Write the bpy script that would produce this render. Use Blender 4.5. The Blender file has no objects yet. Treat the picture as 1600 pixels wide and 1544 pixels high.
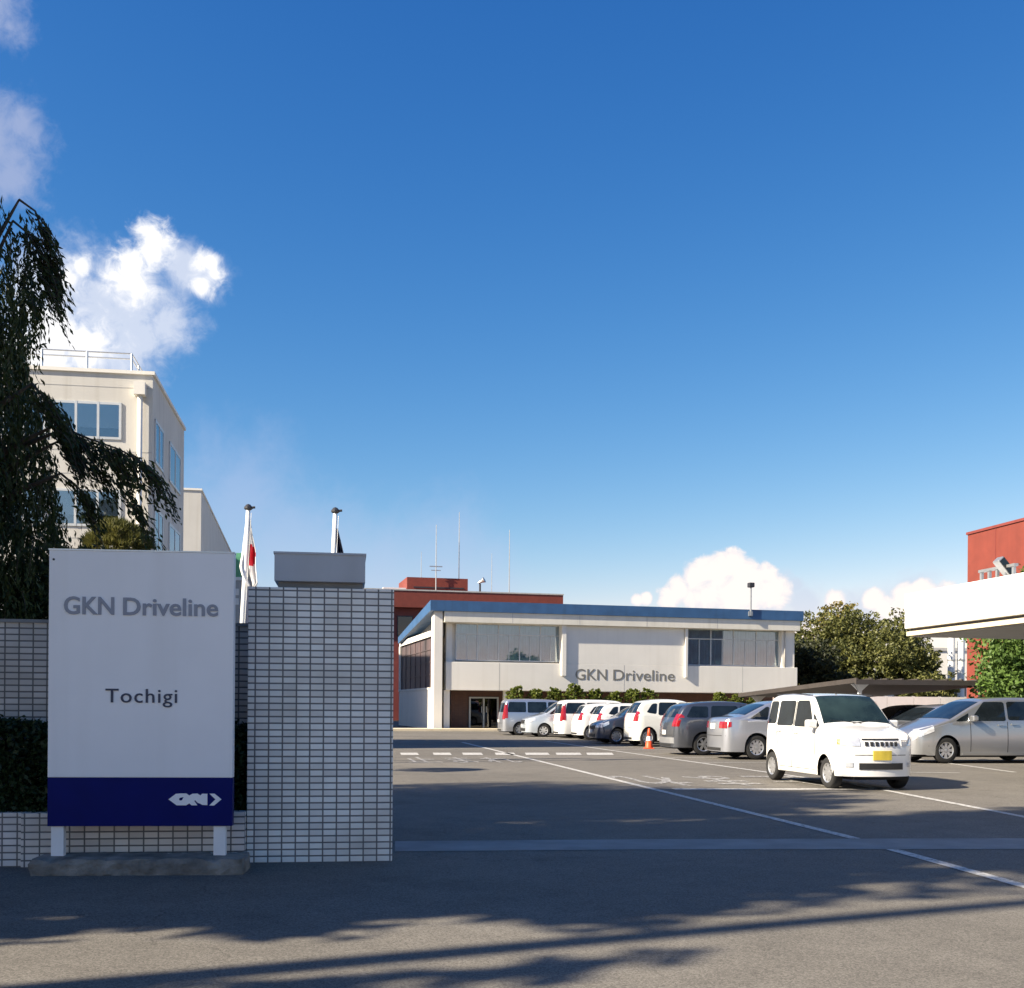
import bpy, math, random
import numpy as np
from mathutils import Vector, Matrix
from mathutils.bvhtree import BVHTree

R = math.radians
random.seed(7)
rng = np.random.default_rng(11)
SC = bpy.context.scene
COL = SC.collection

# ------------------------------------------------------------------ camera
F, CX, HZ, CAMH, ROLL = 1780.0, 800.0, 1103.0, 1.40, 0.0075
cam_d = bpy.data.cameras.new('camera')
cam = bpy.data.objects.new('camera', cam_d)
COL.objects.link(cam)
cam_d.sensor_width = 36.0
cam_d.sensor_fit = 'HORIZONTAL'
cam_d.lens = F / 1600.0 * 36.0
cam_d.shift_y = (HZ - 772.0) / 1600.0
cam_d.clip_start = 0.05
cam_d.clip_end = 6000
cam.location = (0, 0, CAMH)
cam.rotation_euler = (R(90), -ROLL, 0)
SC.camera = cam

def ray(px, py):
    u = (px - CX) / F
    v = (HZ - py) / F
    c, s = math.cos(ROLL), math.sin(ROLL)
    return Vector((u * c - v * s, 1.0, u * s + v * c))
def W(px, py, D):
    d = ray(px, py)
    return Vector((d.x * D, D, CAMH + d.z * D))
def G(px, py, z=0.0):
    d = ray(px, py)
    t = (z - CAMH) / d.z
    return Vector((d.x * t, t, z))
class Frame:
    """a ground frame: origin, x axis turned by ang"""
    def __init__(s, o, ang):
        s.o = Vector((o[0], o[1], 0)); s.a = ang
        s.ux = Vector((math.cos(ang), math.sin(ang), 0)); s.uy = Vector((-math.sin(ang), math.cos(ang), 0))
    def hit(s, px, py, off=0.0):      # ray against the plane local y = off -> local (x, z)
        d = ray(px, py)
        o = s.o + s.uy * off
        c = Vector((0, 0, CAMH))
        t = (o - c).dot(s.uy) / d.dot(s.uy)
        p = c + d * t
        return (p - s.o).dot(s.ux), p.z
    def hx(s, px, off=0.0, py=1100): return s.hit(px, py, off)[0]
    def hity(s, px, py, xoff):        # ray against the plane local x = xoff -> local (y, z)
        d = ray(px, py); c = Vector((0, 0, CAMH)); o = s.o + s.ux * xoff
        t = (o - c).dot(s.ux) / d.dot(s.ux)
        p = c + d * t
        return (p - s.o).dot(s.uy), p.z

# ------------------------------------------------------------------ light
SUN_EL = R(33.5)
SUN_TO = Vector((-0.912 * math.cos(SUN_EL), -0.410 * math.cos(SUN_EL), math.sin(SUN_EL)))   # towards the sun
sl = bpy.data.lights.new('sun', 'SUN')
sl.energy = 4.7; sl.angle = R(0.7); sl.color = (1.0, 0.88, 0.70)
so = bpy.data.objects.new('sun', sl); COL.objects.link(so)
so.rotation_euler = SUN_TO.to_track_quat('Z', 'Y').to_euler()
so.location = (-20, -10, 30)

world = bpy.data.worlds.new('World'); SC.world = world
world.use_nodes = True
wt = world.node_tree; wn = wt.nodes; wl = wt.links
wn.clear()
def wN(t, **k):
    n = wn.new(t)
    for a, b in k.items(): setattr(n, a, b)
    return n
def wmath(op, a, b=None, c=None, clamp=False):
    n = wN('ShaderNodeMath', operation=op); n.use_clamp = clamp
    for i, v in enumerate((a, b, c)):
        if v is None: continue
        if isinstance(v, (int, float)): n.inputs[i].default_value = v
        else: wl.new(v, n.inputs[i])
    return n.outputs[0]
sky = wN('ShaderNodeTexSky', sky_type='NISHITA')
sky.sun_disc = False
sky.sun_elevation = SUN_EL
sky.sun_rotation = math.atan2(SUN_TO.x, SUN_TO.y)
sky.altitude = 50; sky.air_density = 1.0; sky.dust_density = 0.4; sky.ozone_density = 3.0
sep = wN('ShaderNodeSeparateColor'); wl.new(sky.outputs[0], sep.inputs[0])
comb = wN('ShaderNodeCombineColor')
for i, (g_, k_, mx_) in enumerate(((2.13, .2037, 4.9), (1.31, .444, 6.9), (.787, 1.050, 9.5))):      # a clear, deep blue afternoon sky
    wl.new(wmath('MULTIPLY', wmath('POWER', wmath('SMOOTH_MIN', sep.outputs[i], mx_, .5), g_), k_), comb.inputs[i])
# clouds: soft puffs at fixed directions in the sky, roughened by noise
tc = wN('ShaderNodeTexCoord')
def wnoise(sc, det, ro, dist=0.0):
    k = wN('ShaderNodeTexNoise'); k.inputs['Scale'].default_value = sc; k.inputs['Detail'].default_value = det
    k.inputs['Roughness'].default_value = ro; k.inputs['Distortion'].default_value = dist
    wl.new(tc.outputs['Generated'], k.inputs['Vector']); return k.outputs['Fac']
n_lo, n_hi = wnoise(22, 8, .60, .3), wnoise(75, 6, .62, .5)
def puffs(lst):
    acc = None
    for (px, py, r) in lst:
        d = ray(px, py).normalized()
        dn = wN('ShaderNodeVectorMath', operation='DISTANCE')
        wl.new(tc.outputs['Generated'], dn.inputs[0]); dn.inputs[1].default_value = d
        t = wmath('MULTIPLY_ADD', dn.outputs['Value'], -F / r, 1.0)
        acc = t if acc is None else wmath('SMOOTH_MAX', acc, t, 0.2)
    return acc
def mask(lst, a1, a2, lo, hi, gain):
    t = puffs(lst)
    t = wmath('ADD', t, wmath('MULTIPLY_ADD', n_lo, a1, -a1 * .5))
    t = wmath('ADD', t, wmath('MULTIPLY_ADD', n_hi, a2, -a2 * .5))
    m = wN('ShaderNodeMapRange', interpolation_type='SMOOTHSTEP')
    wl.new(t, m.inputs[0]); m.inputs[1].default_value = lo; m.inputs[2].default_value = hi
    m.inputs[3].default_value = 0; m.inputs[4].default_value = gain
    return m.outputs[0], t
cl_a, ta = mask([(240, 372, 36), (236, 392, 34), (205, 412, 36), (188, 436, 38), (215, 448, 36), (124, 416, 24), (108, 434, 26), (326, 412, 24), (318, 446, 22), (334, 430, 20),
                 (85, 525, 66), (60, 560, 100), (125, 545, 66), (60, 490, 40)], 1.35, 1.3, -.02, .78, 1.0)
cl_b, tb = mask([(150, 480, 110), (215, 470, 90), (285, 415, 46), (318, 430, 46), (110, 430, 70), (200, 530, 90), (255, 505, 70), (60, 430, 70), (80, 560, 120), (175, 560, 80)], 1.25, .7, .0, .8, .86)
cl_c, tcc = mask([(-12, 225, 84), (35, 195, 42), (-12, 20, 58), (15, 275, 46), (15, 40, 26)], 1.5, .9, .0, .9, .66)
cl_d, td = mask([(1140, 884, 30), (1120, 900, 34), (1165, 900, 30), (1085, 905, 30), (1062, 918, 26), (1046, 934, 26), (1100, 930, 44), (1150, 930, 50), (1198, 898, 22), (1205, 925, 34), (996, 938, 12), (1010, 936, 13),
                 (1303, 938, 20), (1366, 936, 20), (1380, 950, 22), (1412, 930, 22), (1444, 930, 26), (1476, 932, 26), (1400, 962, 30)], 1.0, .8, .0, .34, 1.0)
cl_e, te = mask([(1215, 915, 36), (1245, 915, 20), (1260, 945, 50), (1340, 960, 60), (1420, 950, 70), (1180, 950, 70)], 1.4, .8, .0, .8, .65)
cl_f, tf = mask([(430, 850, 150), (500, 890, 150), (590, 900, 120), (380, 790, 160), (700, 900, 150)], 1.0, .3, .0, 1.0, .42)
def over(base, col, fac):
    m = wN('ShaderNodeMix', data_type='RGBA'); wl.new(fac, m.inputs[0]); wl.new(base, m.inputs[6])
    if isinstance(col, tuple): m.inputs[7].default_value = col
    else: wl.new(col, m.inputs[7])
    return m.outputs[2]
def tone(t, lo, hi, ca, cb):
    br = wN('ShaderNodeMapRange'); wl.new(wmath('ADD', t, wmath('MULTIPLY_ADD', n_hi, .9, -.45)), br.inputs[0]); br.inputs[1].default_value = lo; br.inputs[2].default_value = hi
    m = wN('ShaderNodeMix', data_type='RGBA'); wl.new(br.outputs[0], m.inputs[0]); m.inputs[6].default_value = ca; m.inputs[7].default_value = cb
    return m.outputs[2]
c = over(comb.outputs[0], (2.35, 2.65, 3.7, 1), cl_c)
c = over(c, (2.6, 3.0, 4.2, 1), cl_f)
c = over(c, tone(tb, .1, .8, (2.3, 2.8, 4.0, 1), (3.6, 3.9, 4.6, 1)), cl_b)
c = over(c, tone(ta, .15, .7, (3.7, 4.0, 4.7, 1), (5.2, 5.2, 5.3, 1)), cl_a)
c = over(c, (3.2, 3.5, 4.2, 1), cl_e)
c = over(c, tone(td, .0, .55, (4.1, 4.05, 4.4, 1), (5.4, 4.95, 4.7, 1)), cl_d)
bg = wN('ShaderNodeBackground'); bg.inputs[1].default_value = 0.079
wl.new(c, bg.inputs[0])
wo = wN('ShaderNodeOutputWorld'); wl.new(bg.outputs[0], wo.inputs[0])

SC.view_settings.view_transform = 'Standard'
SC.view_settings.look = 'None'
SC.view_settings.exposure = 1.37
SC.view_settings.gamma = 1
SC.cycles.max_bounces = 8
SC.cycles.transparent_max_bounces = 16

# ------------------------------------------------------------------ materials
def mat(name, col, rough=.6, metal=0.0, vary=.12, scale=3.0, bump=0.0, bscale=60.0, streak=0.0, coat=0.0, spec=None, col2=None):
    m = bpy.data.materials.new(name); m.use_nodes = True
    t = m.node_tree; n = t.nodes; l = t.links
    b = n['Principled BSDF']
    b.inputs['Roughness'].default_value = rough; b.inputs['Metallic'].default_value = metal
    b.inputs['Coat Weight'].default_value = coat; b.inputs['Coat Roughness'].default_value = .05
    if spec is not None: b.inputs['Specular IOR Level'].default_value = spec
    tc = n.new('ShaderNodeTexCoord')
    nt = n.new('ShaderNodeTexNoise'); nt.inputs['Scale'].default_value = scale; nt.inputs['Detail'].default_value = 6
    l.new(tc.outputs['Object'], nt.inputs['Vector'])
    mx = n.new('ShaderNodeMix'); mx.data_type = 'RGBA'
    mr = n.new('ShaderNodeMapRange'); mr.inputs[1].default_value = .3; mr.inputs[2].default_value = .7
    l.new(nt.outputs['Fac'], mr.inputs[0]); l.new(mr.outputs[0], mx.inputs[0])
    a = [max(0, x * (1 - vary)) for x in col]; bb = list(col2) if col2 else [min(1, x * (1 + vary)) for x in col]
    mx.inputs[6].default_value = (*a, 1); mx.inputs[7].default_value = (*bb, 1)
    out = mx.outputs[2]
    if streak > 0:
        mp = n.new('ShaderNodeMapping'); mp.inputs['Scale'].default_value = (2.2, 2.2, .12)
        l.new(tc.outputs['Object'], mp.inputs['Vector'])
        n2 = n.new('ShaderNodeTexNoise'); n2.inputs['Scale'].default_value = 1.6; n2.inputs['Detail'].default_value = 5
        l.new(mp.outputs[0], n2.inputs['Vector'])
        m2 = n.new('ShaderNodeMix'); m2.data_type = 'RGBA'; m2.blend_type = 'MULTIPLY'
        r2 = n.new('ShaderNodeMapRange'); r2.inputs[1].default_value = .5; r2.inputs[2].default_value = .75; r2.inputs[4].default_value = streak
        l.new(n2.outputs['Fac'], r2.inputs[0]); l.new(r2.outputs[0], m2.inputs[0]); l.new(out, m2.inputs[6])
        m2.inputs[7].default_value = (.62, .58, .5, 1)
        out = m2.outputs[2]
    l.new(out, b.inputs['Base Color'])
    if bump > 0:
        n3 = n.new('ShaderNodeTexNoise'); n3.inputs['Scale'].default_value = bscale; n3.inputs['Detail'].default_value = 4
        l.new(tc.outputs['Object'], n3.inputs['Vector'])
        bu = n.new('ShaderNodeBump'); bu.inputs['Strength'].default_value = bump; bu.inputs['Distance'].default_value = .02
        l.new(n3.outputs['Fac'], bu.inputs['Height']); l.new(bu.outputs[0], b.inputs['Normal'])
    return m

def tile_mat(name, col, joint, pw, ph, jw, seed=0.0, offx=0.0, offz=0.0):
    """stack-bonded small wall tiles with recessed dark joints, in the object's own space"""
    m = bpy.data.materials.new(name); m.use_nodes = True
    t = m.node_tree; n = t.nodes; l = t.links; b = n['Principled BSDF']
    tc = n.new('ShaderNodeTexCoord'); sp = n.new('ShaderNodeSeparateXYZ'); l.new(tc.outputs['Object'], sp.inputs[0])
    def M(op, a, bv=None, cl=False):
        k = n.new('ShaderNodeMath'); k.operation = op; k.use_clamp = cl
        for i, v in enumerate((a, bv)):
            if v is None: continue
            if isinstance(v, (int, float)): k.inputs[i].default_value = v
            else: l.new(v, k.inputs[i])
        return k.outputs[0]
    u = M('ADD', M('ADD', sp.outputs[0], sp.outputs[1]), offx + 50 * pw); v = M('ADD', sp.outputs[2], offz + 50 * ph)
    us = M('DIVIDE', u, pw); vs = M('DIVIDE', v, ph)
    fu = M('FRACT', us); fv = M('FRACT', vs)
    du = M('MULTIPLY', M('MINIMUM', fu, M('SUBTRACT', 1.0, fu)), pw)
    dv = M('MULTIPLY', M('MINIMUM', fv, M('SUBTRACT', 1.0, fv)), ph)
    d = M('MINIMUM', du, dv)
    k = n.new('ShaderNodeMapRange'); k.inputs[1].default_value = jw * .35; k.inputs[2].default_value = jw * .75
    l.new(d, k.inputs[0])
    cell = n.new('ShaderNodeCombineXYZ'); l.new(M('FLOOR', us), cell.inputs[0]); l.new(M('FLOOR', vs), cell.inputs[1]); cell.inputs[2].default_value = seed
    wn_ = n.new('ShaderNodeTexWhiteNoise'); l.new(cell.outputs[0], wn_.inputs['Vector'])
    mx = n.new('ShaderNodeMix'); mx.data_type = 'RGBA'; l.new(wn_.outputs['Value'], mx.inputs[0])
    mx.inputs[6].default_value = (*[x * .84 for x in col], 1); mx.inputs[7].default_value = (*[min(.9, x * 1.07) for x in col], 1)
    nt = n.new('ShaderNodeTexNoise'); nt.inputs['Scale'].default_value = 1.6; nt.inputs['Detail'].default_value = 6; l.new(tc.outputs['Object'], nt.inputs['Vector'])
    m3 = n.new('ShaderNodeMix'); m3.data_type = 'RGBA'; m3.blend_type = 'MULTIPLY'
    r3 = n.new('ShaderNodeMapRange'); r3.inputs[1].default_value = .45; r3.inputs[2].default_value = .75; r3.inputs[4].default_value = .8
    l.new(nt.outputs['Fac'], r3.inputs[0]); l.new(r3.outputs[0], m3.inputs[0]); l.new(mx.outputs[2], m3.inputs[6]); m3.inputs[7].default_value = (.72, .70, .66, 1)
    m4 = n.new('ShaderNodeMix'); m4.data_type = 'RGBA'; l.new(k.outputs[0], m4.inputs[0]); m4.inputs[6].default_value = (*joint, 1); l.new(m3.outputs[2], m4.inputs[7])
    l.new(m4.outputs[2], b.inputs['Base Color']); b.inputs['Roughness'].default_value = .45
    bu = n.new('ShaderNodeBump'); bu.inputs['Strength'].default_value = .6; bu.inputs['Distance'].default_value = .004
    l.new(k.outputs[0], bu.inputs['Height']); l.new(bu.outputs[0], b.inputs['Normal'])
    return m

def asphalt_mat():
    m = bpy.data.materials.new('asphalt'); m.use_nodes = True
    t = m.node_tree; n = t.nodes; l = t.links; b = n['Principled BSDF']
    tc = n.new('ShaderNodeTexCoord')
    def NZ(s, d=4, r=.5):
        k = n.new('ShaderNodeTexNoise'); k.inputs['Scale'].default_value = s; k.inputs['Detail'].default_value = d; k.inputs['Roughness'].default_value = r
        l.new(tc.outputs['Object'], k.inputs['Vector']); return k.outputs['Fac']
    def MR(x, a, c, lo, hi):
        k = n.new('ShaderNodeMapRange'); l.new(x, k.inputs[0])
        for i, v in enumerate((a, c, lo, hi)): k.inputs[i + 1].default_value = v
        return k.outputs[0]
    def MUL(x, y):
        k = n.new('ShaderNodeMath'); k.operation = 'MULTIPLY'; l.new(x, k.inputs[0]); l.new(y, k.inputs[1]); return k.outputs[0]
    big = MR(NZ(.25, 5), .3, .7, .86, 1.12)
    mid = MR(NZ(2.2, 6, .6), .3, .7, .90, 1.1)
    vo = n.new('ShaderNodeTexVoronoi'); vo.inputs['Scale'].default_value = 110; l.new(tc.outputs['Object'], vo.inputs['Vector'])
    sv = n.new('ShaderNodeSeparateColor'); l.new(vo.outputs['Color'], sv.inputs[0])
    grain = MR(sv.outputs[0], 0, 1, .62, 1.38)
    fine = MR(NZ(320, 2), .35, .65, .75, 1.25)
    f = MUL(MUL(MUL(big, mid), MUL(grain, fine)), MR(NZ(.75, 7, .7), .56, .68, 1.0, .80))
    # faint cracks and worn joints
    v2 = n.new('ShaderNodeTexVoronoi'); v2.feature = 'DISTANCE_TO_EDGE'; v2.inputs['Scale'].default_value = .16
    dst = n.new('ShaderNodeVectorMath'); dst.operation = 'MULTIPLY_ADD'
    nv = n.new('ShaderNodeTexNoise'); nv.inputs['Scale'].default_value = 1.3; nv.inputs['Detail'].default_value = 5; l.new(tc.outputs['Object'], nv.inputs['Vector'])
    l.new(nv.outputs['Color'], dst.inputs[0]); dst.inputs[1].default_value = (1.4, 1.4, 1.4); l.new(tc.outputs['Object'], dst.inputs[2])
    l.new(dst.outputs[0], v2.inputs['Vector'])
    crack = MR(v2.outputs['Distance'], .0, .0016, .62, 1.0)
    f = MUL(f, crack)
    cm = n.new('ShaderNodeMix'); cm.data_type = 'RGBA'; cm.blend_type = 'MULTIPLY'; cm.inputs[0].default_value = 1
    cm.inputs[6].default_value = (.154, .142, .122, 1)
    l.new(f, cm.inputs[7]); l.new(cm.outputs[2], b.inputs['Base Color'])
    b.inputs['Roughness'].default_value = .9; b.inputs['Specular IOR Level'].default_value = .25
    bu = n.new('ShaderNodeBump'); bu.inputs['Strength'].default_value = .5; bu.inputs['Distance'].default_value = .006
    l.new(sv.outputs[0], bu.inputs['Height']); l.new(bu.outputs[0], b.inputs['Normal'])
    return m

def paint_mark_mat(name, col, wear):
    """road paint worn through to the asphalt in patches"""
    m = bpy.data.materials.new(name); m.use_nodes = True
    t = m.node_tree; n = t.nodes; l = t.links; b = n['Principled BSDF']
    tc = n.new('ShaderNodeTexCoord')
    k = n.new('ShaderNodeTexNoise'); k.inputs['Scale'].default_value = 14; k.inputs['Detail'].default_value = 8; k.inputs['Roughness'].default_value = .75
    l.new(tc.outputs['Object'], k.inputs['Vector'])
    r = n.new('ShaderNodeMapRange'); r.inputs[1].default_value = wear; r.inputs[2].default_value = wear + .08; l.new(k.outputs['Fac'], r.inputs[0])
    mx = n.new('ShaderNodeMix'); mx.data_type = 'RGBA'; l.new(r.outputs[0], mx.inputs[0])
    mx.inputs[6].default_value = (.16, .15, .14, 1); mx.inputs[7].default_value = (*col, 1)
    l.new(mx.outputs[2], b.inputs['Base Color']); b.inputs['Roughness'].default_value = .7
    return m

def glass_mat(name, tint, refl, rough=.02):
    m = bpy.data.materials.new(name); m.use_nodes = True
    t = m.node_tree; n = t.nodes; l = t.links; n.clear()
    o = n.new('ShaderNodeOutputMaterial'); mx = n.new('ShaderNodeMixShader')
    tr = n.new('ShaderNodeBsdfTransparent'); tr.inputs[0].default_value = (*tint, 1)
    gl = n.new('ShaderNodeBsdfGlossy'); gl.inputs['Roughness'].default_value = rough
    fr = n.new('ShaderNodeFresnel'); fr.inputs[0].default_value = 1.5
    ad = n.new('ShaderNodeMath'); ad.operation = 'ADD'; ad.inputs[1].default_value = refl; ad.use_clamp = True
    l.new(fr.outputs[0], ad.inputs[0]); l.new(ad.outputs[0], mx.inputs[0]); l.new(tr.outputs[0], mx.inputs[1]); l.new(gl.outputs[0], mx.inputs[2])
    l.new(mx.outputs[0], o.inputs[0])
    return m

def leaf_mat(name, c1, c2, rough=.55, trans=.25):
    m = bpy.data.materials.new(name); m.use_nodes = True
    t = m.node_tree; n = t.nodes; l = t.links; b = n['Principled BSDF']
    tc = n.new('ShaderNodeTexCoord')
    k = n.new('ShaderNodeTexNoise'); k.inputs['Scale'].default_value = 1.1; k.inputs['Detail'].default_value = 3; l.new(tc.outputs['Object'], k.inputs['Vector'])
    w = n.new('ShaderNodeTexWhiteNoise'); g = n.new('ShaderNodeNewGeometry'); l.new(g.outputs['Random Per Island'], w.inputs['Vector'])
    ad = n.new('ShaderNodeMath'); ad.operation = 'MULTIPLY_ADD'; ad.inputs[1].default_value = .55
    l.new(g.outputs['Random Per Island'], ad.inputs[0])
    sb = n.new('ShaderNodeMapRange'); sb.inputs[1].default_value = .35; sb.inputs[2].default_value = .65; sb.inputs[3].default_value = -.1; sb.inputs[4].default_value = .55
    l.new(k.outputs['Fac'], sb.inputs[0]); l.new(sb.outputs[0], ad.inputs[2]); ad.use_clamp = True
    mx = n.new('ShaderNodeMix'); mx.data_type = 'RGBA'; l.new(ad.outputs[0], mx.inputs[0])
    mx.inputs[6].default_value = (*c1, 1); mx.inputs[7].default_value = (*c2, 1)
    l.new(mx.outputs[2], b.inputs['Base Color']); b.inputs['Roughness'].default_value = rough
    b.inputs['Specular IOR Level'].default_value = .35
    o = n['Material Output']
    tl = n.new('ShaderNodeBsdfTranslucent'); l.new(mx.outputs[2], tl.inputs[0])
    ms = n.new('ShaderNodeMixShader'); ms.inputs[0].default_value = trans
    l.new(b.outputs[0], ms.inputs[1]); l.new(tl.outputs[0], ms.inputs[2]); l.new(ms.outputs[0], o.inputs[0])
    return m

M = {}
M['asphalt'] = asphalt_mat()
M['earth'] = mat('earth', (.10, .10, .06), .95, vary=.3, scale=.4)
M['line'] = paint_mark_mat('line_paint', (.50, .49, .46), .41)
M['line_worn'] = paint_mark_mat('line_paint_worn', (.55, .54, .50), .50)
M['slab'] = mat('slab_concrete', (.23, .23, .22), .85, vary=.2, scale=2, bump=.3)
M['concrete'] = mat('rough_concrete', (.20, .19, .165), .9, vary=.45, scale=6, bump=.9, bscale=35, streak=.4)
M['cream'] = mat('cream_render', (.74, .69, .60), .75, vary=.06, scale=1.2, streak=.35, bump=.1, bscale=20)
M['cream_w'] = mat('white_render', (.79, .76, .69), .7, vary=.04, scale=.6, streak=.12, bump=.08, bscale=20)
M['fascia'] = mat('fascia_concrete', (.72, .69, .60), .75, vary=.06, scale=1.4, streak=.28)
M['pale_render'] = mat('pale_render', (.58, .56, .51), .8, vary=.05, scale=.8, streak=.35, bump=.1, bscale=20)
M['grey_render'] = mat('grey_render', (.45, .44, .42), .8, vary=.08, scale=.6, streak=.4)
M['blue_roof'] = mat('blue_roof', (.040, .110, .24), .5, vary=.12, scale=2, streak=.3)
M['red_tile'] = mat('red_tile_wall', (.20, .04, .03), .6, vary=.12, scale=2.0, streak=.25)
M['red_tile_b'] = mat('red_tile_bright', (.195, .040, .024), .6, vary=.10, scale=2.0, streak=.25)
M['brown_brick'] = tile_mat('brown_brick', (.17, .07, .045), (.08, .05, .04), .24, .07, .014)
M['white'] = mat('white_paint', (.80, .80, .78), .4, vary=.04, scale=4)
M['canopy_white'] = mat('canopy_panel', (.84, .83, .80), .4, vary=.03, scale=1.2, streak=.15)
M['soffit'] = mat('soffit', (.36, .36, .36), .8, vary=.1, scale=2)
M['canopy_trim'] = mat('canopy_trim', (.70, .60, .42), .5, vary=.08)
M['steel'] = mat('galvanised_steel', (.42, .43, .43), .4, .7, vary=.12)
M['dark_metal'] = mat('dark_metal', (.05, .05, .055), .45, .4)
M['alu'] = mat('aluminium', (.55, .57, .58), .35, .8, vary=.05)
M['frame_w'] = mat('window_frame', (.58, .60, .60), .4, .2, vary=.05)
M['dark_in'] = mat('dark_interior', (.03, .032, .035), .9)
M['curtain'] = mat('curtain', (.60, .67, .70), .9, vary=.12, scale=2.2)
M['glass'] = glass_mat('window_glass', (.80, .90, .94), .15)
M['glass_clear'] = glass_mat('office_glass', (.90, .94, .96), .20)
M['blind'] = mat('roller_blind', (.66, .70, .70), .9, vary=.06)
M['glass_dk'] = glass_mat('dark_window_glass', (.18, .20, .22), .05)
M['brownglaze'] = mat('brown_glazing', (.10, .085, .09), .6, vary=.35, scale=.9, col2=(.13, .09, .09))
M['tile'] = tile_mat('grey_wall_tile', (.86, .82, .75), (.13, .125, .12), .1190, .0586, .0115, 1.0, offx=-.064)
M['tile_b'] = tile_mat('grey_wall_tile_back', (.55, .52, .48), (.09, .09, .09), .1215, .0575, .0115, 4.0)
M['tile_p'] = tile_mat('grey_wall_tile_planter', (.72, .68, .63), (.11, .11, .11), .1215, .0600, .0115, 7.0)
M['sign_white'] = mat('sign_face', (.84, .84, .84), .42, vary=.025, scale=1.8, streak=.14)
M['sign_blue'] = mat('sign_blue', (.001, .006, .11), .5, vary=.1, scale=5, spec=.12)
M['sign_grey'] = mat('letter_grey', (.26, .28, .33), .45, vary=.05)
M['sign_navy'] = mat('letter_navy', (.015, .03, .075), .4, vary=.05)
M['letter_bldg'] = mat('letter_steel', (.22, .215, .19), .45, .2, vary=.08)
M['box_grey'] = mat('sheet_metal_box', (.40, .42, .45), .4, .15, vary=.06, scale=2, streak=.15)
M['tyre'] = mat('tyre_rubber', (.018, .018, .018), .85, vary=.2)
M['rim'] = mat('wheel_rim', (.55, .56, .57), .3, .75, vary=.08)
M['underbody'] = mat('underbody', (.012, .012, .013), .9)
M['car_glass'] = mat('car_glass', (.010, .015, .020), .03, 0, vary=.5, scale=2.5, spec=.5)
M['car_glass_g'] = mat('car_glass_greenish', (.008, .016, .018), .03, 0, vary=.4, scale=1.6, spec=.45, col2=(.030, .052, .050))
M['lamp_clear'] = mat('clear_lamp', (.60, .62, .66), .12, .3, vary=.15, scale=9, coat=1)
M['lamp_red'] = mat('red_lamp', (.26, .006, .010), .15, vary=.2, scale=9, coat=1)
M['lamp_amber'] = mat('amber_lamp', (.75, .30, .03), .2, vary=.1, coat=1)
M['trim_blk'] = mat('black_trim', (.02, .02, .02), .5)
M['plate_y'] = mat('yellow_plate', (.65, .50, .06), .5)
M['plate_w'] = mat('white_plate', (.62, .63, .60), .5)
M['bark'] = mat('bark', (.07, .055, .04), .95, vary=.35, scale=9, bump=.8, bscale=25)
def car_paint(name, col, metal=.0, rough=.28):
    return mat(name, col, rough, metal, vary=.02, scale=1.5, coat=1.0)
M['p_white'] = car_paint('car_paint_white', (.80, .79, .76))
M['p_cream'] = car_paint('car_paint_pearl', (.74, .74, .68))
M['p_silver'] = car_paint('car_paint_silver', (.50, .52, .56), .75, .30)
M['p_silver_d'] = car_paint('car_paint_silver_grey', (.44, .45, .46), .75, .30)
M['p_shaded'] = car_paint('car_paint_shaded', (.50, .55, .60), .45, .32)  # bluish cast of the shaded minivan put into its paint
M['p_dark'] = car_paint('car_paint_dark', (.045, .055, .085), .4, .3)
M['p_grey'] = car_paint('car_paint_grey', (.13, .14, .16), .75, .28)
M['cone'] = mat('cone_orange', (.75, .09, .02), .5, vary=.08)
M['flag_red'] = mat('flag_red', (.55, .01, .03), .8)
M['flag_white'] = mat('flag_white', (.80, .80, .80), .8)
M['flag_navy'] = mat('flag_navy', (.02, .03, .07), .8)
M['green_panel'] = mat('green_panel', (.12, .38, .20), .5, vary=.2, scale=1.5)
M['carport'] = mat('carport_roof', (.055, .046, .040), .6, vary=.15, scale=.8, streak=.4)
M['silo'] = mat('silo_white', (.72, .72, .70), .5, vary=.06, streak=.3)
M['lf_dark'] = leaf_mat('leaf_dark', (.012, .027, .008), (.062, .082, .018), .6, .22)
M['lf_hedge'] = leaf_mat('leaf_hedge', (.010, .024, .008), (.028, .055, .015))
M['lf_olive'] = leaf_mat('leaf_olive', (.050, .062, .018), (.18, .18, .05))
M['lf_deep'] = leaf_mat('leaf_deep_olive', (.014, .020, .008), (.045, .050, .018))  # darker olive leaf tone for the low tree
M['lf_sunlit'] = leaf_mat('leaf_sunlit', (.10, .09, .02), (.30, .24, .06))  # olive foliage with golden sunlight put into the leaf colour
M['lf_green'] = leaf_mat('leaf_green', (.045, .090, .018), (.13, .21, .045))
M['lf_shrub'] = leaf_mat('leaf_shrub', (.05, .075, .01), (.17, .20, .03))
M['lf_pine'] = leaf_mat('leaf_pine', (.022, .040, .010), (.17, .16, .04))

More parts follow.
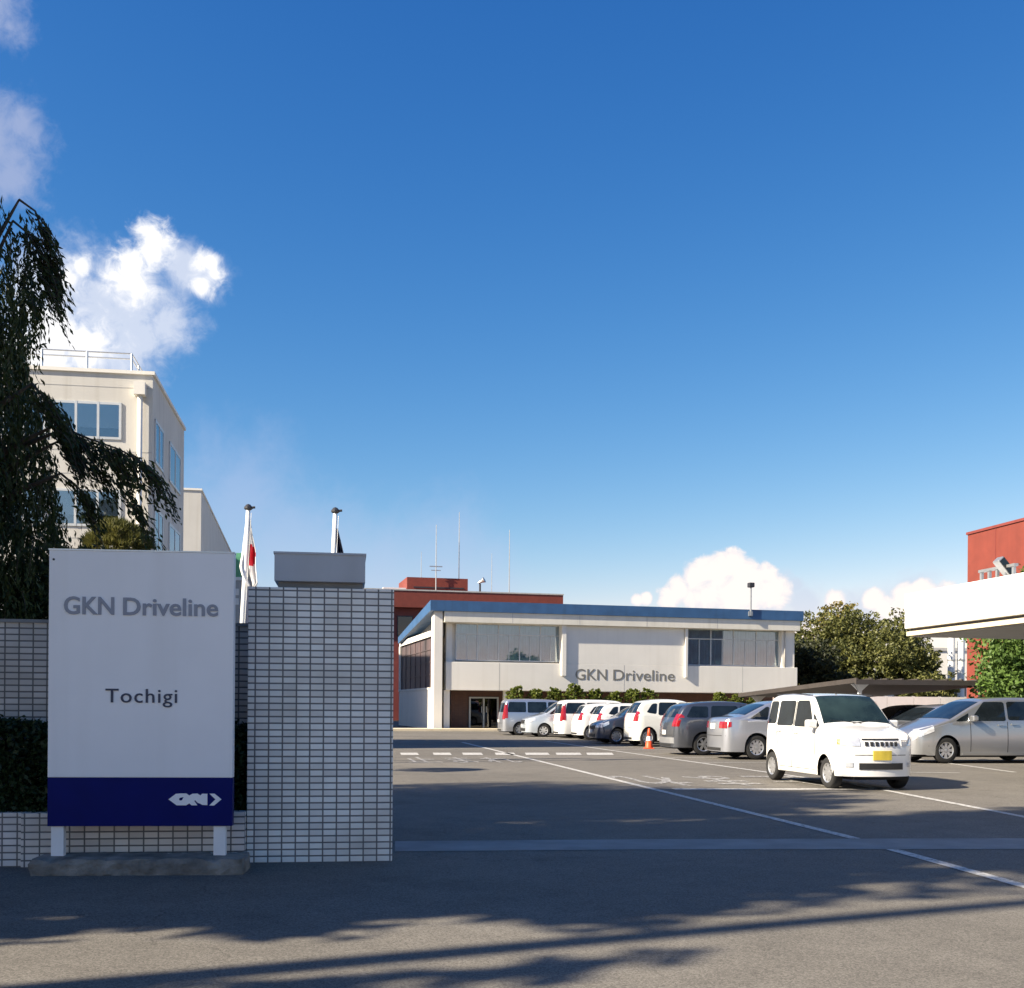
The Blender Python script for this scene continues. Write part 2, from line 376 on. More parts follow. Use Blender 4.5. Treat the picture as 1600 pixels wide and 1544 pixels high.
# ------------------------------------------------------------------ mesh helpers
class MB:
    def __init__(s): s.v = []; s.f = []; s.mi = []
    def add(s, vs, fs, mi=0):
        b = len(s.v); s.v += [tuple(v) for v in vs]
        for f in fs: s.f.append(tuple(i + b for i in f)); s.mi.append(mi)
        return s
    def box(s, x0, x1, y0, y1, z0, z1, mi=0):
        v = [(x0, y0, z0), (x1, y0, z0), (x1, y1, z0), (x0, y1, z0), (x0, y0, z1), (x1, y0, z1), (x1, y1, z1), (x0, y1, z1)]
        f = [(0, 3, 2, 1), (4, 5, 6, 7), (0, 1, 5, 4), (1, 2, 6, 5), (2, 3, 7, 6), (3, 0, 4, 7)]
        return s.add(v, f, mi)
    def prism(s, pts, h0, h1, axis='z', mi=0):
        """extrude a convex or simple polygon along an axis; pts are 2-D"""
        n = len(pts)
        def P(a, b, h):
            return (a, b, h) if axis == 'z' else ((a, h, b) if axis == 'y' else (h, a, b))
        v = [P(a, b, h0) for a, b in pts] + [P(a, b, h1) for a, b in pts]
        f = [tuple(range(n - 1, -1, -1)), tuple(range(n, 2 * n))] + [(i, (i + 1) % n, n + (i + 1) % n, n + i) for i in range(n)]
        if axis == 'y': f = [tuple(reversed(q)) for q in f]
        return s.add(v, f, mi)
    def tube(s, pts, rad, seg=10, cap=True, mi=0):
        pts = [Vector(p) for p in pts]
        if isinstance(rad, (int, float)): rad = [rad] * len(pts)
        vs = []; fs = []
        for i, p in enumerate(pts):
            d = (pts[min(i + 1, len(pts) - 1)] - pts[max(i - 1, 0)]).normalized()
            a = d.cross(Vector((0, 0, 1)))
            if a.length < 1e-3: a = d.cross(Vector((1, 0, 0)))
            a.normalize(); b = d.cross(a)
            for k in range(seg):
                t = 2 * math.pi * k / seg
                vs.append(p + (a * math.cos(t) + b * math.sin(t)) * rad[i])
        for i in range(len(pts) - 1):
            for k in range(seg):
                k2 = (k + 1) % seg
                fs.append((i * seg + k, (i + 1) * seg + k, (i + 1) * seg + k2, i * seg + k2))
        if cap:
            fs.append(tuple(range(seg))); fs.append(tuple(range(len(vs) - 1, len(vs) - 1 - seg, -1)))
        return s.add(vs, fs, mi)
    def lathe(s, prof, seg=24, axis='z', mi=0, c=(0, 0, 0)):
        vs = []; fs = []; n = len(prof)
        for k in range(seg):
            t = 2 * math.pi * k / seg
            for r, h in prof:
                if axis == 'z': vs.append((c[0] + r * math.cos(t), c[1] + r * math.sin(t), c[2] + h))
                else: vs.append((c[0] + r * math.cos(t), c[1] + h, c[2] + r * math.sin(t)))
        for k in range(seg):
            k2 = (k + 1) % seg
            for j in range(n - 1):
                q = (k * n + j, k2 * n + j, k2 * n + j + 1, k * n + j + 1)
                fs.append(q if axis == 'z' else tuple(reversed(q)))
        return s.add(vs, fs, mi)
    def build(s, name, m, parent=None, smooth=False, bevel=0.0, loc=None, rot=None):
        me = bpy.data.meshes.new(name)
        me.from_pydata(s.v, [], s.f)
        ms = m if isinstance(m, (list, tuple)) else [m]
        for k in ms: me.materials.append(k)
        if len(ms) > 1: me.polygons.foreach_set('material_index', s.mi)
        if smooth: me.polygons.foreach_set('use_smooth', [True] * len(me.polygons))
        me.update()
        o = bpy.data.objects.new(name, me); COL.objects.link(o)
        if parent: o.parent = parent
        if loc is not None: o.location = loc
        if rot is not None: o.rotation_euler = rot
        if bevel > 0:
            b = o.modifiers.new('bevel', 'BEVEL'); b.width = bevel; b.segments = 2; b.limit_method = 'ANGLE'
            b.harden_normals = False
        return o
def tag(o, label=None, cat=None, group=None, kind=None):
    if label: o['label'] = label
    if cat: o['category'] = cat
    if group: o['group'] = group
    if kind: o['kind'] = kind
    return o
def thing(name, label, cat, loc=(0, 0, 0), rz=0.0, group=None):
    o = bpy.data.objects.new(name, None); COL.objects.link(o)
    o.empty_display_size = .2
    o.location = loc; o.rotation_euler = (0, 0, rz)
    return tag(o, label, cat, group)
def from_frame(name, label, cat, fr, group=None): return thing(name, label, cat, fr.o, fr.a, group)
def copy_tree(o, parent=None):
    c = o.copy(); COL.objects.link(c); c.parent = parent
    for ch in list(o.children): copy_tree(ch, c)
    return c
def text_part(body, name, m, parent, loc, rot, size, ext=.004, offset=0.0, sx=1.0, space=1.0, align='LEFT', width=None, kind=None):
    cu = bpy.data.curves.new(name, 'FONT'); cu.body = body; cu.size = size; cu.extrude = ext; cu.offset = offset * size
    cu.space_character = space; cu.align_x = align; cu.resolution_u = 4
    t = bpy.data.objects.new('tmp', cu); COL.objects.link(t)
    bpy.context.view_layer.update()
    me = bpy.data.meshes.new_from_object(t.evaluated_get(bpy.context.evaluated_depsgraph_get()))
    bpy.data.objects.remove(t); bpy.data.curves.remove(cu)
    me.name = name
    if width:
        xs = [v.co.x for v in me.vertices]; x0 = min(xs); k = width / (max(xs) - x0)
        for v in me.vertices: v.co.x = (v.co.x - x0) * k
    elif sx != 1.0:
        for v in me.vertices: v.co.x *= sx
    me.materials.clear(); me.materials.append(m)
    o = bpy.data.objects.new(name, me); COL.objects.link(o)
    if parent: o.parent = parent
    o.location = loc; o.rotation_euler = rot
    return o

# ------------------------------------------------------------------ foliage helpers
def leaves_mesh(name, P, Dv, ln, wd, m, parent=None, seed=0):
    """many small folded leaves: P centres, Dv directions (N,3), ln length, wd width"""
    r = np.random.default_rng(seed)
    N = len(P)
    Dv = Dv / (np.linalg.norm(Dv, axis=1)[:, None] + 1e-9)
    q = r.normal(size=(N, 3)); s = np.cross(Dv, q); s /= (np.linalg.norm(s, axis=1)[:, None] + 1e-9)
    nrm = np.cross(Dv, s)
    ln = (ln * r.uniform(.6, 1.3, N))[:, None]; wd = (wd * r.uniform(.7, 1.25, N))[:, None]
    a = P - Dv * ln * .5; b = P + Dv * ln * .5
    mid = P + nrm * wd * .25
    v = np.stack([a, mid - s * wd * .5 - nrm * wd * .2, b, mid + s * wd * .5 - nrm * wd * .2], 1).reshape(-1, 3)
    me = bpy.data.meshes.new(name)
    me.vertices.add(4 * N); me.vertices.foreach_set('co', v.astype(np.float32).ravel())
    me.loops.add(4 * N); me.loops.foreach_set('vertex_index', np.arange(4 * N, dtype=np.int32))
    me.polygons.add(N); me.polygons.foreach_set('loop_start', np.arange(0, 4 * N, 4, dtype=np.int32))
    try: me.polygons.foreach_set('loop_total', np.full(N, 4, dtype=np.int32))
    except Exception: pass
    me.materials.append(m); me.update(calc_edges=True); me.validate()
    o = bpy.data.objects.new(name, me); COL.objects.link(o)
    if parent: o.parent = parent
    return o
def blob_points(n, blobs, r, shell=.55):
    """points in a union of lumpy ellipsoids (cx,cy,cz,rx,ry,rz), denser towards the outside, in small clumps"""
    w = np.array([b[3] * b[4] * b[5] for b in blobs]) ** .75; w /= w.sum()
    out = []; dirs = []
    cl = max(1, n // 14)
    idx = r.choice(len(blobs), cl, p=w)
    for i in range(cl):
        b = blobs[idx[i]]
        d = r.normal(size=3); d /= np.linalg.norm(d)
        lump = 1 + .14 * math.sin(5 * d[0] + 3 * b[0]) + .12 * math.sin(6 * d[2] + 2 * d[1] * 3 + b[1])
        rad = (shell + (1 - shell) * r.random() ** .5) * lump if r.random() < .8 else r.random()
        c = np.array(b[:3]) + d * rad * np.array(b[3:6])
        k = 14
        pts = c + r.normal(size=(k, 3)) * .075 * np.mean(b[3:6]) * np.array([1, 1, .7])
        out.append(pts); dd = r.normal(size=(k, 3)) + d * .8; dirs.append(dd)
    return np.concatenate(out), np.concatenate(dirs)
def limbs(mb, base, h, r0, tips, r=random):
    top = Vector(base) + Vector((0, 0, h))
    b = Vector(base)
    mb.tube([b, b + Vector((.03, .02, h * .35)), b + Vector((-.03, .04, h * .7)), top], [r0, r0 * .8, r0 * .7, r0 * .55], 10)
    for t in tips:
        t = Vector(t); s0 = b + Vector((0, 0, h * r.uniform(.55, .98)))
        m1 = s0.lerp(t, .4) + Vector((0, 0, .12 * (t - s0).length))
        mb.tube([s0, m1, s0.lerp(t, .75) + Vector((0, 0, .08 * (t - s0).length)), t], [r0 * .42, r0 * .28, r0 * .16, r0 * .05], 7)
    return mb
def tree(name, label, cat, loc, blobs, n, ln, wd, m, seed, trunk_h, trunk_r, group=None, shell=.55):
    r = np.random.default_rng(seed); random.seed(seed)
    t = thing(name, label, cat, loc, 0, group)
    P, Dv = blob_points(n, blobs, r, shell)
    leaves_mesh('crown', P, Dv, ln, wd, m, t, seed)
    mb = MB(); tips = [(b[0] + b[3] * .4 * random.uniform(-1, 1), b[1], b[2] + b[5] * .3) for b in blobs]
    limbs(mb, (0, 0, -.05), trunk_h, trunk_r, tips)
    mb.build('trunk', M['bark'], t, smooth=True)
    return t

# ================================================================== GROUND
def sheet(name, pts, z, m, kind='structure', label=None, cat=None):
    mb = MB(); mb.add([(p[0], p[1], z) for p in pts], [tuple(range(len(pts)))])
    o = mb.build(name, m)
    if o.data.polygons[0].normal.z < 0: o.data.flip_normals()
    if kind: o['kind'] = kind
    return o
sheet('ground', [(-900, -300), (900, -300), (900, 2500), (-900, 2500)], -.02, M['earth'])
sheet('asphalt', [(-60, -12), (70, -12), (70, 100), (-60, 100)], 0.0, M['asphalt'])
SA = R(10.4)                                   # turn of the site's grid
UX = Vector((math.cos(SA), math.sin(SA), 0)); UY = Vector((-math.sin(SA), math.cos(SA), 0))
sheet('gate_rail_slab', [G(617, 1315), G(1000, 1312), G(2100, 1309), G(2100, 1327), G(1000, 1328), G(617, 1331)], .004, M['slab'])

def stripe(a, b, w, name='road_marking', m=None, z=.006):
    a = Vector(a); b = Vector(b); d = (b - a); d.z = 0; d.normalize(); n = Vector((-d.y, d.x, 0)) * w / 2
    return [(a - n), (b - n), (b + n), (a + n)]
def markings(quads, name, m, z=.006):
    mb = MB()
    for q in quads:
        area = sum(q[i][0] * q[(i + 1) % 4][1] - q[(i + 1) % 4][0] * q[i][1] for i in range(4))
        if area < 0: q = q[::-1]
        mb.add([(p[0], p[1], z) for p in q], [(0, 1, 2, 3)])
    o = mb.build(name, m); o['kind'] = 'structure'
    return o
lane = [stripe(G(722, 1160), G(1337, 1311), .13), stripe(G(1394, 1328), G(1660, 1402), .13)]
markings(lane, 'road_centre_line', M['line'])
ln = [stripe(G(1330, 1225), G(1700, 1296), .13), stripe(G(850, 1158), G(1262, 1216), .12),
      stripe(G(616, 1158.0), G(860, 1158.5), .16), stripe(G(1052, 1233.5), G(1400, 1233.5), .30),
      stripe(G(1430, 1186), G(1586, 1207), .12), stripe(G(1420, 1207), G(1500, 1208), .12)]
for k, Yc in enumerate([28.8, 31.4, 34.2, 36.9, 39.6, 42.2, 44.9, 47.6, 50.2]):   # bay lines across the parking row
    a0 = G(1225, 1211); base = a0 + UY * ((Yc - a0.y) / UY.y)
    ln.append(stripe(base, base + UX * 4.8, .10))
markings(ln, 'parking_lines', M['line'])
dash = []
for x0, x1 in ((627, 652), (678, 703), (724, 752), (775, 803), (822, 856), (870, 906), (918, 956)):
    dash.append([G(x0, 1180), G(x1 + 3, 1180), G(x1, 1176.5), G(x0 - 2, 1176.5)])
markings(dash, 'dashed_marking', M['line'])
# stop lettering painted on the asphalt
def road_text(px0, px1, py_near, py_far, flip, name):
    a = G(px0, py_near); b = G(px1, py_near); c = G((px0 + px1) / 2, py_far)
    wdt = (b - a).length; dep = c.y - a.y
    o = text_part('止まれ', name, M['line_worn'], None, (0, 0, 0), (0, 0, 0), 1.0, ext=.0, offset=.012, space=1.25)
    vs = o.data.vertices; xs = [v.co.x for v in vs]; ys = [v.co.y for v in vs]
    x0, x1, y0, y1 = min(xs), max(xs), min(ys), max(ys)
    for v in vs:
        s = (v.co.x - x0) / (x1 - x0); t = (v.co.y - y0) / (y1 - y0)
        if flip: s, t = 1 - s, 1 - t
        p = a.lerp(b, s) + UY * (t * dep)
        v.co = (p.x, p.y, .0065)
    o['kind'] = 'structure'
road_text(640, 822, 1192, 1184, False, 'road_lettering')
road_text(1010, 1345, 1229, 1214, True, 'road_lettering')

# ================================================================== GATE PILLAR, WALLS, PLANTER
FW = Frame(G(385, 1349), R(8.3))
pr = FW.hx(614.5); ptop = FW.hit(500, 919)[1]
pil = from_frame('gate_pillar', 'broad grey tiled gate pillar with a sheet metal box on top', 'gate pillar', FW)
MB().box(0, pr, 0, .75, -.05, ptop).build('tiled_shaft', M['tile'], pil, bevel=.004)
bx0, bz0 = FW.hit(434, 921); bx1, _ = FW.hit(567, 921)
MB().box(bx0, bx1, .06, .55, ptop + .001, ptop + .055).build('base_strip', M['slab'], pil)
cx0, cz0 = FW.hit(428.5, 913); cx1, cz1 = FW.hit(571, 866)
cz1 = FW.hit(500, 864.5)[1]
MB().box(cx0, cx1, .0, .52, ptop + .055, cz1).build('metal_box', M['box_grey'], pil, bevel=.006)
MB().box(cx0 - .008, cx1 + .008, -.010, .53, cz1 - .012, cz1 + .006).build('box_lid', M['box_grey'], pil)

wtop = 2.17
tw = from_frame('boundary_wall', 'tall grey tiled boundary wall behind the hedge and the white sign', 'wall', FW)
zt = FW.hit(40, 973, .62)[1]
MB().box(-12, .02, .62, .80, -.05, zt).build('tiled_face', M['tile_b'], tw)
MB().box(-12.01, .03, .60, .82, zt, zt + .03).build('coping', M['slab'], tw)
pl = from_frame('planter_wall', 'low grey tiled planter wall running behind the sign legs', 'planter', FW)
px_e = FW.hx(34, -.12)
zp = FW.hit(40, 1271, -.12)[1]
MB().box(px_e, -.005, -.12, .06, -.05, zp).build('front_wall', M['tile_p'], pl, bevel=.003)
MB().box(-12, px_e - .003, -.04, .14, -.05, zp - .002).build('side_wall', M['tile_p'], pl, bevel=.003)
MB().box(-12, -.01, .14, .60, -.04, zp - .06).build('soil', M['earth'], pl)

def box_leaves(name, label, cat, fr, x0, x1, y0, y1, z0, z1, n, m, ln, wd, seed):
    t = from_frame(name, label, cat, fr)
    r = np.random.default_rng(seed)
    P = np.stack([r.uniform(x0, x1, n), r.uniform(y0, y1, n), r.uniform(z0, z1, n)], 1)
    k = r.integers(0, 3, n)                    # push most to the faces
    P[k == 0, 1] = y0 + r.normal(0, .03, (k == 0).sum()); P[k == 1, 2] = z1 + r.normal(0, .03, (k == 1).sum())
    P[:, 2] += .03 * np.sin(P[:, 0] * 5) * (P[:, 2] > z1 - .1)
    leaves_mesh('foliage', P, r.normal(size=(n, 3)), ln, wd, m, t, seed)
    mb = MB()
    xx = x0 + .2
    while xx < x1:
        mb.tube([(xx, (y0 + y1) / 2, z0 - .3), (xx + .03, (y0 + y1) / 2 + .02, z1 - .15)], [.018, .008], 6); xx += .28
    mb.build('stem', M['bark'], t)
    return t
box_leaves('hedge', 'dark clipped hedge in the tiled planter left of the sign', 'hedge', FW, -9.5, -.03, .06, .56, zp - .1, FW.hit(30, 1140, .06)[1], 80000, M['lf_hedge'], .062, .034, 21)

# ================================================================== SIGN
D_s = G(210, 1367).y
FS = Frame(G(60, 1369), R(5.0))
sg = from_frame('sign_board', 'tall white company sign with a blue band, standing on two legs beside the pillar', 'sign', FS)
OFFS = .17
sx0 = FS.hx(75, OFFS); sx1 = FS.hx(364, OFFS)
sz_t = FS.hit(220, 862, OFFS)[1]; sz_m = FS.hit(220, 1215, OFFS)[1]; sz_b = FS.hit(220, 1291, OFFS)[1]
MB().box(sx0, sx1, OFFS, OFFS + .10, sz_m, sz_t).build('white_panel', M['sign_white'], sg, bevel=.004)
MB().box(sx0, sx1, OFFS, OFFS + .10, sz_b, sz_m - .0015).build('blue_panel', M['sign_blue'], sg, bevel=.004)
MB().box(sx0 - .004, sx1 + .004, OFFS - .004, OFFS + .104, sz_t, sz_t + .012).build('top_cap', M['alu'], sg)
bz = FS.hit(210, 1342, 0.0)[1]
cbx0, cbx1 = FS.hx(44, 0), FS.hx(382, 0)
for a, b_ in ((81, 101), (335, 354)):
    MB().box(FS.hx(a, OFFS + .02), FS.hx(b_, OFFS + .02), OFFS + .02, OFFS + .09, bz - .01, sz_b - .001).build('leg', M['white'], sg, bevel=.004)
def rough_block(x0, x1, y0, y1, z0, z1, step, amp, seed):
    r = random.Random(seed); mb = MB()
    nx = max(2, int((x1 - x0) / step)); ny = 4; nz_ = 4
    grid = {}
    def V(i, j, k):
        key = (i, j, k)
        if key not in grid:
            x = x0 + (x1 - x0) * i / nx; y = y0 + (y1 - y0) * j / ny; z = z0 + (z1 - z0) * k / nz_
            e = (i in (0, nx)) + (j in (0, ny)) + (k in (0, nz_))
            a = amp * (1.8 if e > 1 else 1.0)
            cx, cy = (x0 + x1) / 2, (y0 + y1) / 2
            if e > 1:
                if k == nz_: z -= abs(r.gauss(0, a))
                if j == 0: y += abs(r.gauss(0, a))
                if i == 0: x += abs(r.gauss(0, a))
                if i == nx: x -= abs(r.gauss(0, a))
            else: y += r.gauss(0, a * .5); z += r.gauss(0, a * .25)
            grid[key] = len(mb.v); mb.v.append((x, y, z))
        return grid[key]
    def q(*c): mb.f.append(tuple(V(*k) for k in c)); mb.mi.append(0)
    for i in range(nx):
        for k in range(nz_):
            q((i, 0, k), (i + 1, 0, k), (i + 1, 0, k + 1), (i, 0, k + 1)); q((i + 1, ny, k), (i, ny, k), (i, ny, k + 1), (i + 1, ny, k + 1))
        for j in range(ny):
            q((i, j, nz_), (i + 1, j, nz_), (i + 1, j + 1, nz_), (i, j + 1, nz_))
    for j in range(ny):
        for k in range(nz_):
            q((0, j + 1, k), (0, j, k), (0, j, k + 1), (0, j + 1, k + 1)); q((nx, j, k), (nx, j + 1, k), (nx, j + 1, k + 1), (nx, j, k + 1))
    return mb
rough_block(cbx0, cbx1, 0, .46, -.03, bz, .06, .008, 3).build('concrete_base', M['concrete'], sg)
# lettering
def cap(fr, px, y0, y1, off): return fr.hit(px, y0, off)[1] - fr.hit(px, y1, off)[1]
for word, a_, b_ in (('GKN', 100, 178.5), ('Driveline', 192.5, 341)):
    lx0, lz0 = FS.hit(a_, 959 + (a_ - 99) * .018, OFFS); lx1, _ = FS.hit(b_, 963, OFFS)
    text_part(word, 'lettering', M['sign_grey'], sg, (lx0, OFFS - .0045, lz0), (R(90), 0, 0), cap(FS, 120, 932, 959, OFFS) / .70, .004, .018, width=lx1 - lx0)
tx0, tz0 = FS.hit(165, 1097.5, OFFS); tx1, _ = FS.hit(277, 1100, OFFS)
text_part('Tochigi', 'lettering', M['sign_navy'], sg, (tx0, OFFS - .0045, tz0), (R(90), 0, 0), cap(FS, 180, 1075, 1097.5, OFFS) / .72, .004, .004, space=1.1, width=tx1 - tx0)
def logo_pt(u, v):
    x, z = FS.hit(250 + u / 14.545, 1225 + v / 14.545, OFFS); return (x, z)
lg = MB()
def lp(pts, hole=None): lg.prism([logo_pt(*p) for p in reversed(pts)], OFFS - .005, OFFS - .0005, 'y')
lp([(195, 350), (360, 225), (450, 216), (450, 320), (430, 345), (450, 375), (450, 485), (380, 485)])
lp([(450, 216), (600, 216), (665, 262), (665, 300), (540, 300), (500, 305), (450, 318)])
lp([(450, 378), (500, 372), (540, 300), (665, 300), (665, 440), (600, 485), (450, 485)])
lp([(665, 262), (740, 222), (850, 216), (920, 262), (920, 450), (860, 430), (800, 370), (780, 385), (850, 485), (720, 485), (665, 440)])
lp([(920, 262), (960, 222), (1078, 222), (1078, 480), (960, 475), (920, 450)])
lp([(1125, 220), (1240, 220), (1400, 350), (1262, 350)])
lp([(1262, 350), (1400, 350), (1230, 490), (1118, 490)])
lg.build('emblem', M['sign_white'], sg)
mb = MB(); x, z = FS.hit(84, 874, OFFS)
mb.lathe([(0, -.006), (.009, -.006), (.010, 0)], 10, 'y', c=(x, OFFS, z)); mb.build('bolt', M['dark_metal'], sg)

# ================================================================== MAIN OFFICE BUILDING
D0 = 64.0
p0 = ray(690, 1141); FB = Frame((p0.x * D0, D0), R(14.0))
ob = from_frame('office_building', 'two storey cream office with a blue roof edge and company lettering, behind the parked cars', 'office building', FB)
FO, RO = -.28, -.36
bX = lambda px, off=0: FB.hx(px, off, 1050)
bZ = lambda px, py, off=0: FB.hit(px, py, off)[1]
zb0 = bZ(720, 1078.5); zb1 = bZ(720, 1034.5); zf0 = bZ(720, 972.5, FO); zf1 = bZ(720, 955.5, FO); zr = bZ(690, 938, RO)
xl, xr = bX(697), bX(1246)
xe = bX(1236, .6)
bz_ = lambda: None
MB().box(bX(697, .62), xe, .62, 13, zb0 + .1, zf0 + .2).build('upper_wall', M['cream'], ob)
MB().box(xl, xr, 0, .60, zb0, zb1).build('parapet_band', M['cream_w'], ob, bevel=.02)
xp0, xp1 = bX(884), bX(1069)
MB().box(xp0, xp1, .002, .60, zb1, zf0 - .005).build('centre_panel', M['cream_w'], ob)
for a, b_, nm in ((877, 883.5, 'fin'), (1069.5, 1073, 'fin')):
    MB().box(bX(a), bX(b_), -.14, .61, bZ(880, 1056), zf0 - .006).build(nm, M['cream_w'], ob)
MB().box(bX(694, FO), bX(1250, FO), FO, .61, zf0, zf1).build('white_fascia', M['fascia'], ob, bevel=.02)
# roof: front fascia plus slab falling towards the back
ROOFB = 11.0
xr0, xr1 = bX(672, RO), bX(1255, RO)
yb, zbk = FB.hity(622, 996, xr0)
ROOFB = yb
slope = (zr - zbk) / (yb - RO)
mb = MB()
mb.prism([(RO, zf1 + .003), (RO, zr), (yb, zbk), (yb, zbk - .42), (1.2, zr - .5 - slope * 2.1)][::-1], xr0, xr1, 'x')
mb.build('roof', M['blue_roof'], ob)
# corner column and end wall
MB().box(bX(678, -.1), bX(691, -.1), -.10, .80, 0, zf1 - .003).build('corner_column', M['cream_w'], ob)
xs = bX(676, 1.0)
xg = bX(674, .3)
yb2, zbm = FB.hity(624, 1003, xg)
MB().box(xg, xg + .25, .82, yb2, zbm - .33, zbm).build('end_beam', M['cream_w'], ob)
gz1 = zbm - .34; gz0 = FB.hity(650, 1076, xg)[1]
mb = MB().box(xg + .12, xg + .2, .82, yb2 - .3, gz0, gz1); mb.build('end_glazing', M['brownglaze'], ob)
mb = MB()
for k in range(7): yy = .9 + (yb2 - 1.3) * k / 6; mb.box(xg + .08, xg + .119, yy, yy + .07, gz0, gz1)
for k in range(1, 4): zz = gz0 + (gz1 - gz0) * k / 4; mb.box(xg + .085, xg + .118, .82, yb2 - .3, zz, zz + .05)
mb.build('glazing_bars', M['brownglaze'], ob)
MB().box(xg, xg + .25, .82, yb2, .05, gz0 - .12).build('end_wall', M['cream_w'], ob)
MB().box(xg - .04, xg + .27, .82, yb2 + .02, gz0 - .118, gz0 - .002).build('end_ledge', M['cream_w'], ob)
MB().box(xg - .02, xg + .30, yb2 - .3, yb2 + .04, gz0, gz1).build('end_post', M['cream_w'], ob)
MB().box(xg + .6, xg + .8, .9, yb2 - .4, gz1, zr - .9).build('gable_wall', M['grey_render'], ob)
for px in (800, 905, 1010, 1120):
    x = bX(px, FO); MB().box(x, x + .03, FO - .004, FO + .001, zf0 + .02, zf1 - .02).build('panel_joint', M['grey_render'], ob)
for px in (780, 975, 1160):
    x = bX(px); MB().box(x, x + .025, -.004, .001, zb0 + .02, zb1 - .02).build('panel_joint', M['grey_render'], ob)
MB().tube([(bX(1226, .05), .05, zb1 + .02), (bX(1226, .05), .05, zf0 - .02)], .05, 8).build('rain_pipe', M['grey_render'], ob, smooth=True)
# windows
def window_band(pxa, pxb, pya, pyb, ncol, parent, off):
    x0, x1 = bX(pxa, off), bX(pxb, off); z0, z1 = bZ((pxa + pxb) / 2, pyb, off), bZ((pxa + pxb) / 2, pya, off)
    fr_ = MB(); t = .055
    fr_.box(x0, x1, off - .08, off, z0, z0 + t); fr_.box(x0, x1, off - .08, off, z1 - t, z1)
    zt_ = z0 + (z1 - z0) * .70
    fr_.box(x0, x1, off - .075, off - .005, zt_, zt_ + t)
    for k in range(ncol + 1):
        xx = x0 + (x1 - x0 - t) * k / ncol; fr_.box(xx, xx + t, off - .085, off - .002, z0, z1)
        if k < ncol: xm = xx + (x1 - x0) / ncol / 2; fr_.box(xm, xm + .035, off - .070, off - .01, z0, zt_)
    w = fr_.build('window', M['frame_w'], parent)
    MB().box(x0 + .02, x1 - .02, off - .045, off - .035, z0 + .02, z1 - .02).build('pane', M['glass'], w)
    cu = MB(); n = int((x1 - x0) / .06)
    for k in range(n + 1):
        xx = x0 + (x1 - x0) * k / n; yy = off - .018 + .012 * math.sin(k * 1.9) * math.sin(k * .37)
        cu.v += [(xx, yy, z0 + .03), (xx, yy, z1 - .03)]
    for k in range(n): cu.f.append((2 * k, 2 * k + 2, 2 * k + 3, 2 * k + 1)); cu.mi.append(0)
    cu.build('curtain', M['curtain'], w)
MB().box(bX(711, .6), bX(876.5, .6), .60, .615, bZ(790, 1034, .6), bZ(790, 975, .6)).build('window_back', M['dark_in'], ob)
window_band(711, 876.5, 976, 1033.5, 5, ob, .60)
window_band(1073, 1216, 983, 1041, 4, ob, .60)
MB().box(bX(1217, .5), bX(1236, .5), .1, .61, zb1 + .003, zf0 - .007).build('end_pier', M['cream_w'], ob)
MB().box(bX(697, .35), bX(706, .35), .35, .61, zb1 + .002, zf0 - .008).build('window_pier', M['cream_w'], ob)
# ground floor
GB = 2.4
MB().box(bX(705, GB), xe - .3, GB, 13, 0, zb0 + .1).build('ground_floor_wall', M['brown_brick'], ob)
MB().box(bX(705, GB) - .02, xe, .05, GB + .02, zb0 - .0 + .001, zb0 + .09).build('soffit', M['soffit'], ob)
for a, b_ in ((694, 703), (788, 792), (1236, 1241)):
    MB().box(bX(a, .2), bX(b_, .2), .2, .55, 0, zb0 - .002).build('column', M['cream_w'], ob)
dx0, dx1 = bX(733, GB - .06), bX(779, GB - .06); dz1 = bZ(755, 1089, GB - .06)
dr = MB()
t = .09
dr.box(dx0, dx1, GB - .12, GB - .01, dz1 - t, dz1)
xm = (dx0 + dx1) / 2
for a in (dx0, xm - t * .6, dx1 - t): dr.box(a, a + t * 1.1, GB - .125, GB - .012, .0, dz1 - .001)
dr.box(dx0, dx1, GB - .12, GB - .011, .0, .10)
do = dr.build('entrance_door', M['frame_w'], ob)
MB().box(dx0 + .05, dx1 - .05, GB - .07, GB - .05, .1, dz1 - .05).build('pane', M['glass_dk'], do)
for s_ in (-1, 1): MB().tube([(xm + s_ * .14, GB - .17, 1.0), (xm + s_ * .14, GB - .17, 1.35)], .03, 8).build('handle', M['alu'], do)
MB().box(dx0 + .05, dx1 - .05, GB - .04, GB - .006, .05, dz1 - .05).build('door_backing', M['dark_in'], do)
# lettering on the centre panel
for word, a_, b_ in (('GKN', 899, 948), ('Driveline', 958, 1054)):
    lx0, lz0 = FB.hit(a_, 1062 + (a_ - 899) * .014, 0); lx1, _ = FB.hit(b_, 1063.5, 0)
    text_part(word, 'lettering', M['letter_bldg'], ob, (lx0, -.008, lz0), (R(90), 0, 0), cap(FB, 910, 1045, 1062, 0) / .70, .006, .004, width=lx1 - lx0)
# roof camera mast
mx_, _ = FB.hit(1173, 960, -.44)
ma = MB(); zt_ = bZ(1173, 918, -.44); zb_ = bZ(1173, 962, -.44)
ma.tube([(mx_, -.44, zb_), (mx_, -.44, zt_)], .055, 8); ma.box(mx_ - .12, mx_ + .12, -.48, RO - .002, zb_ - .02, zb_ + .25)
mast = ma.build('roof_mast', M['steel'], ob)
MB().box(mx_ - .17, mx_ + .17, -.62, -.27, zt_, zt_ + .28).build('lamp_head', M['dark_metal'], mast, bevel=.04)
# kerb and bed in front
kb = MB().box(-4.5, 26, -2.2, -.6, -.02, .13).build('kerb', M['canopy_trim'], None, bevel=.02, loc=FB.o, rot=(0, 0, FB.a)); kb['kind'] = 'structure'
pv = MB().box(-4.5, 26, -.6, 2.38, -.02, .10).build('pavement', M['slab'], None, loc=FB.o, rot=(0, 0, FB.a)); pv['kind'] = 'structure'

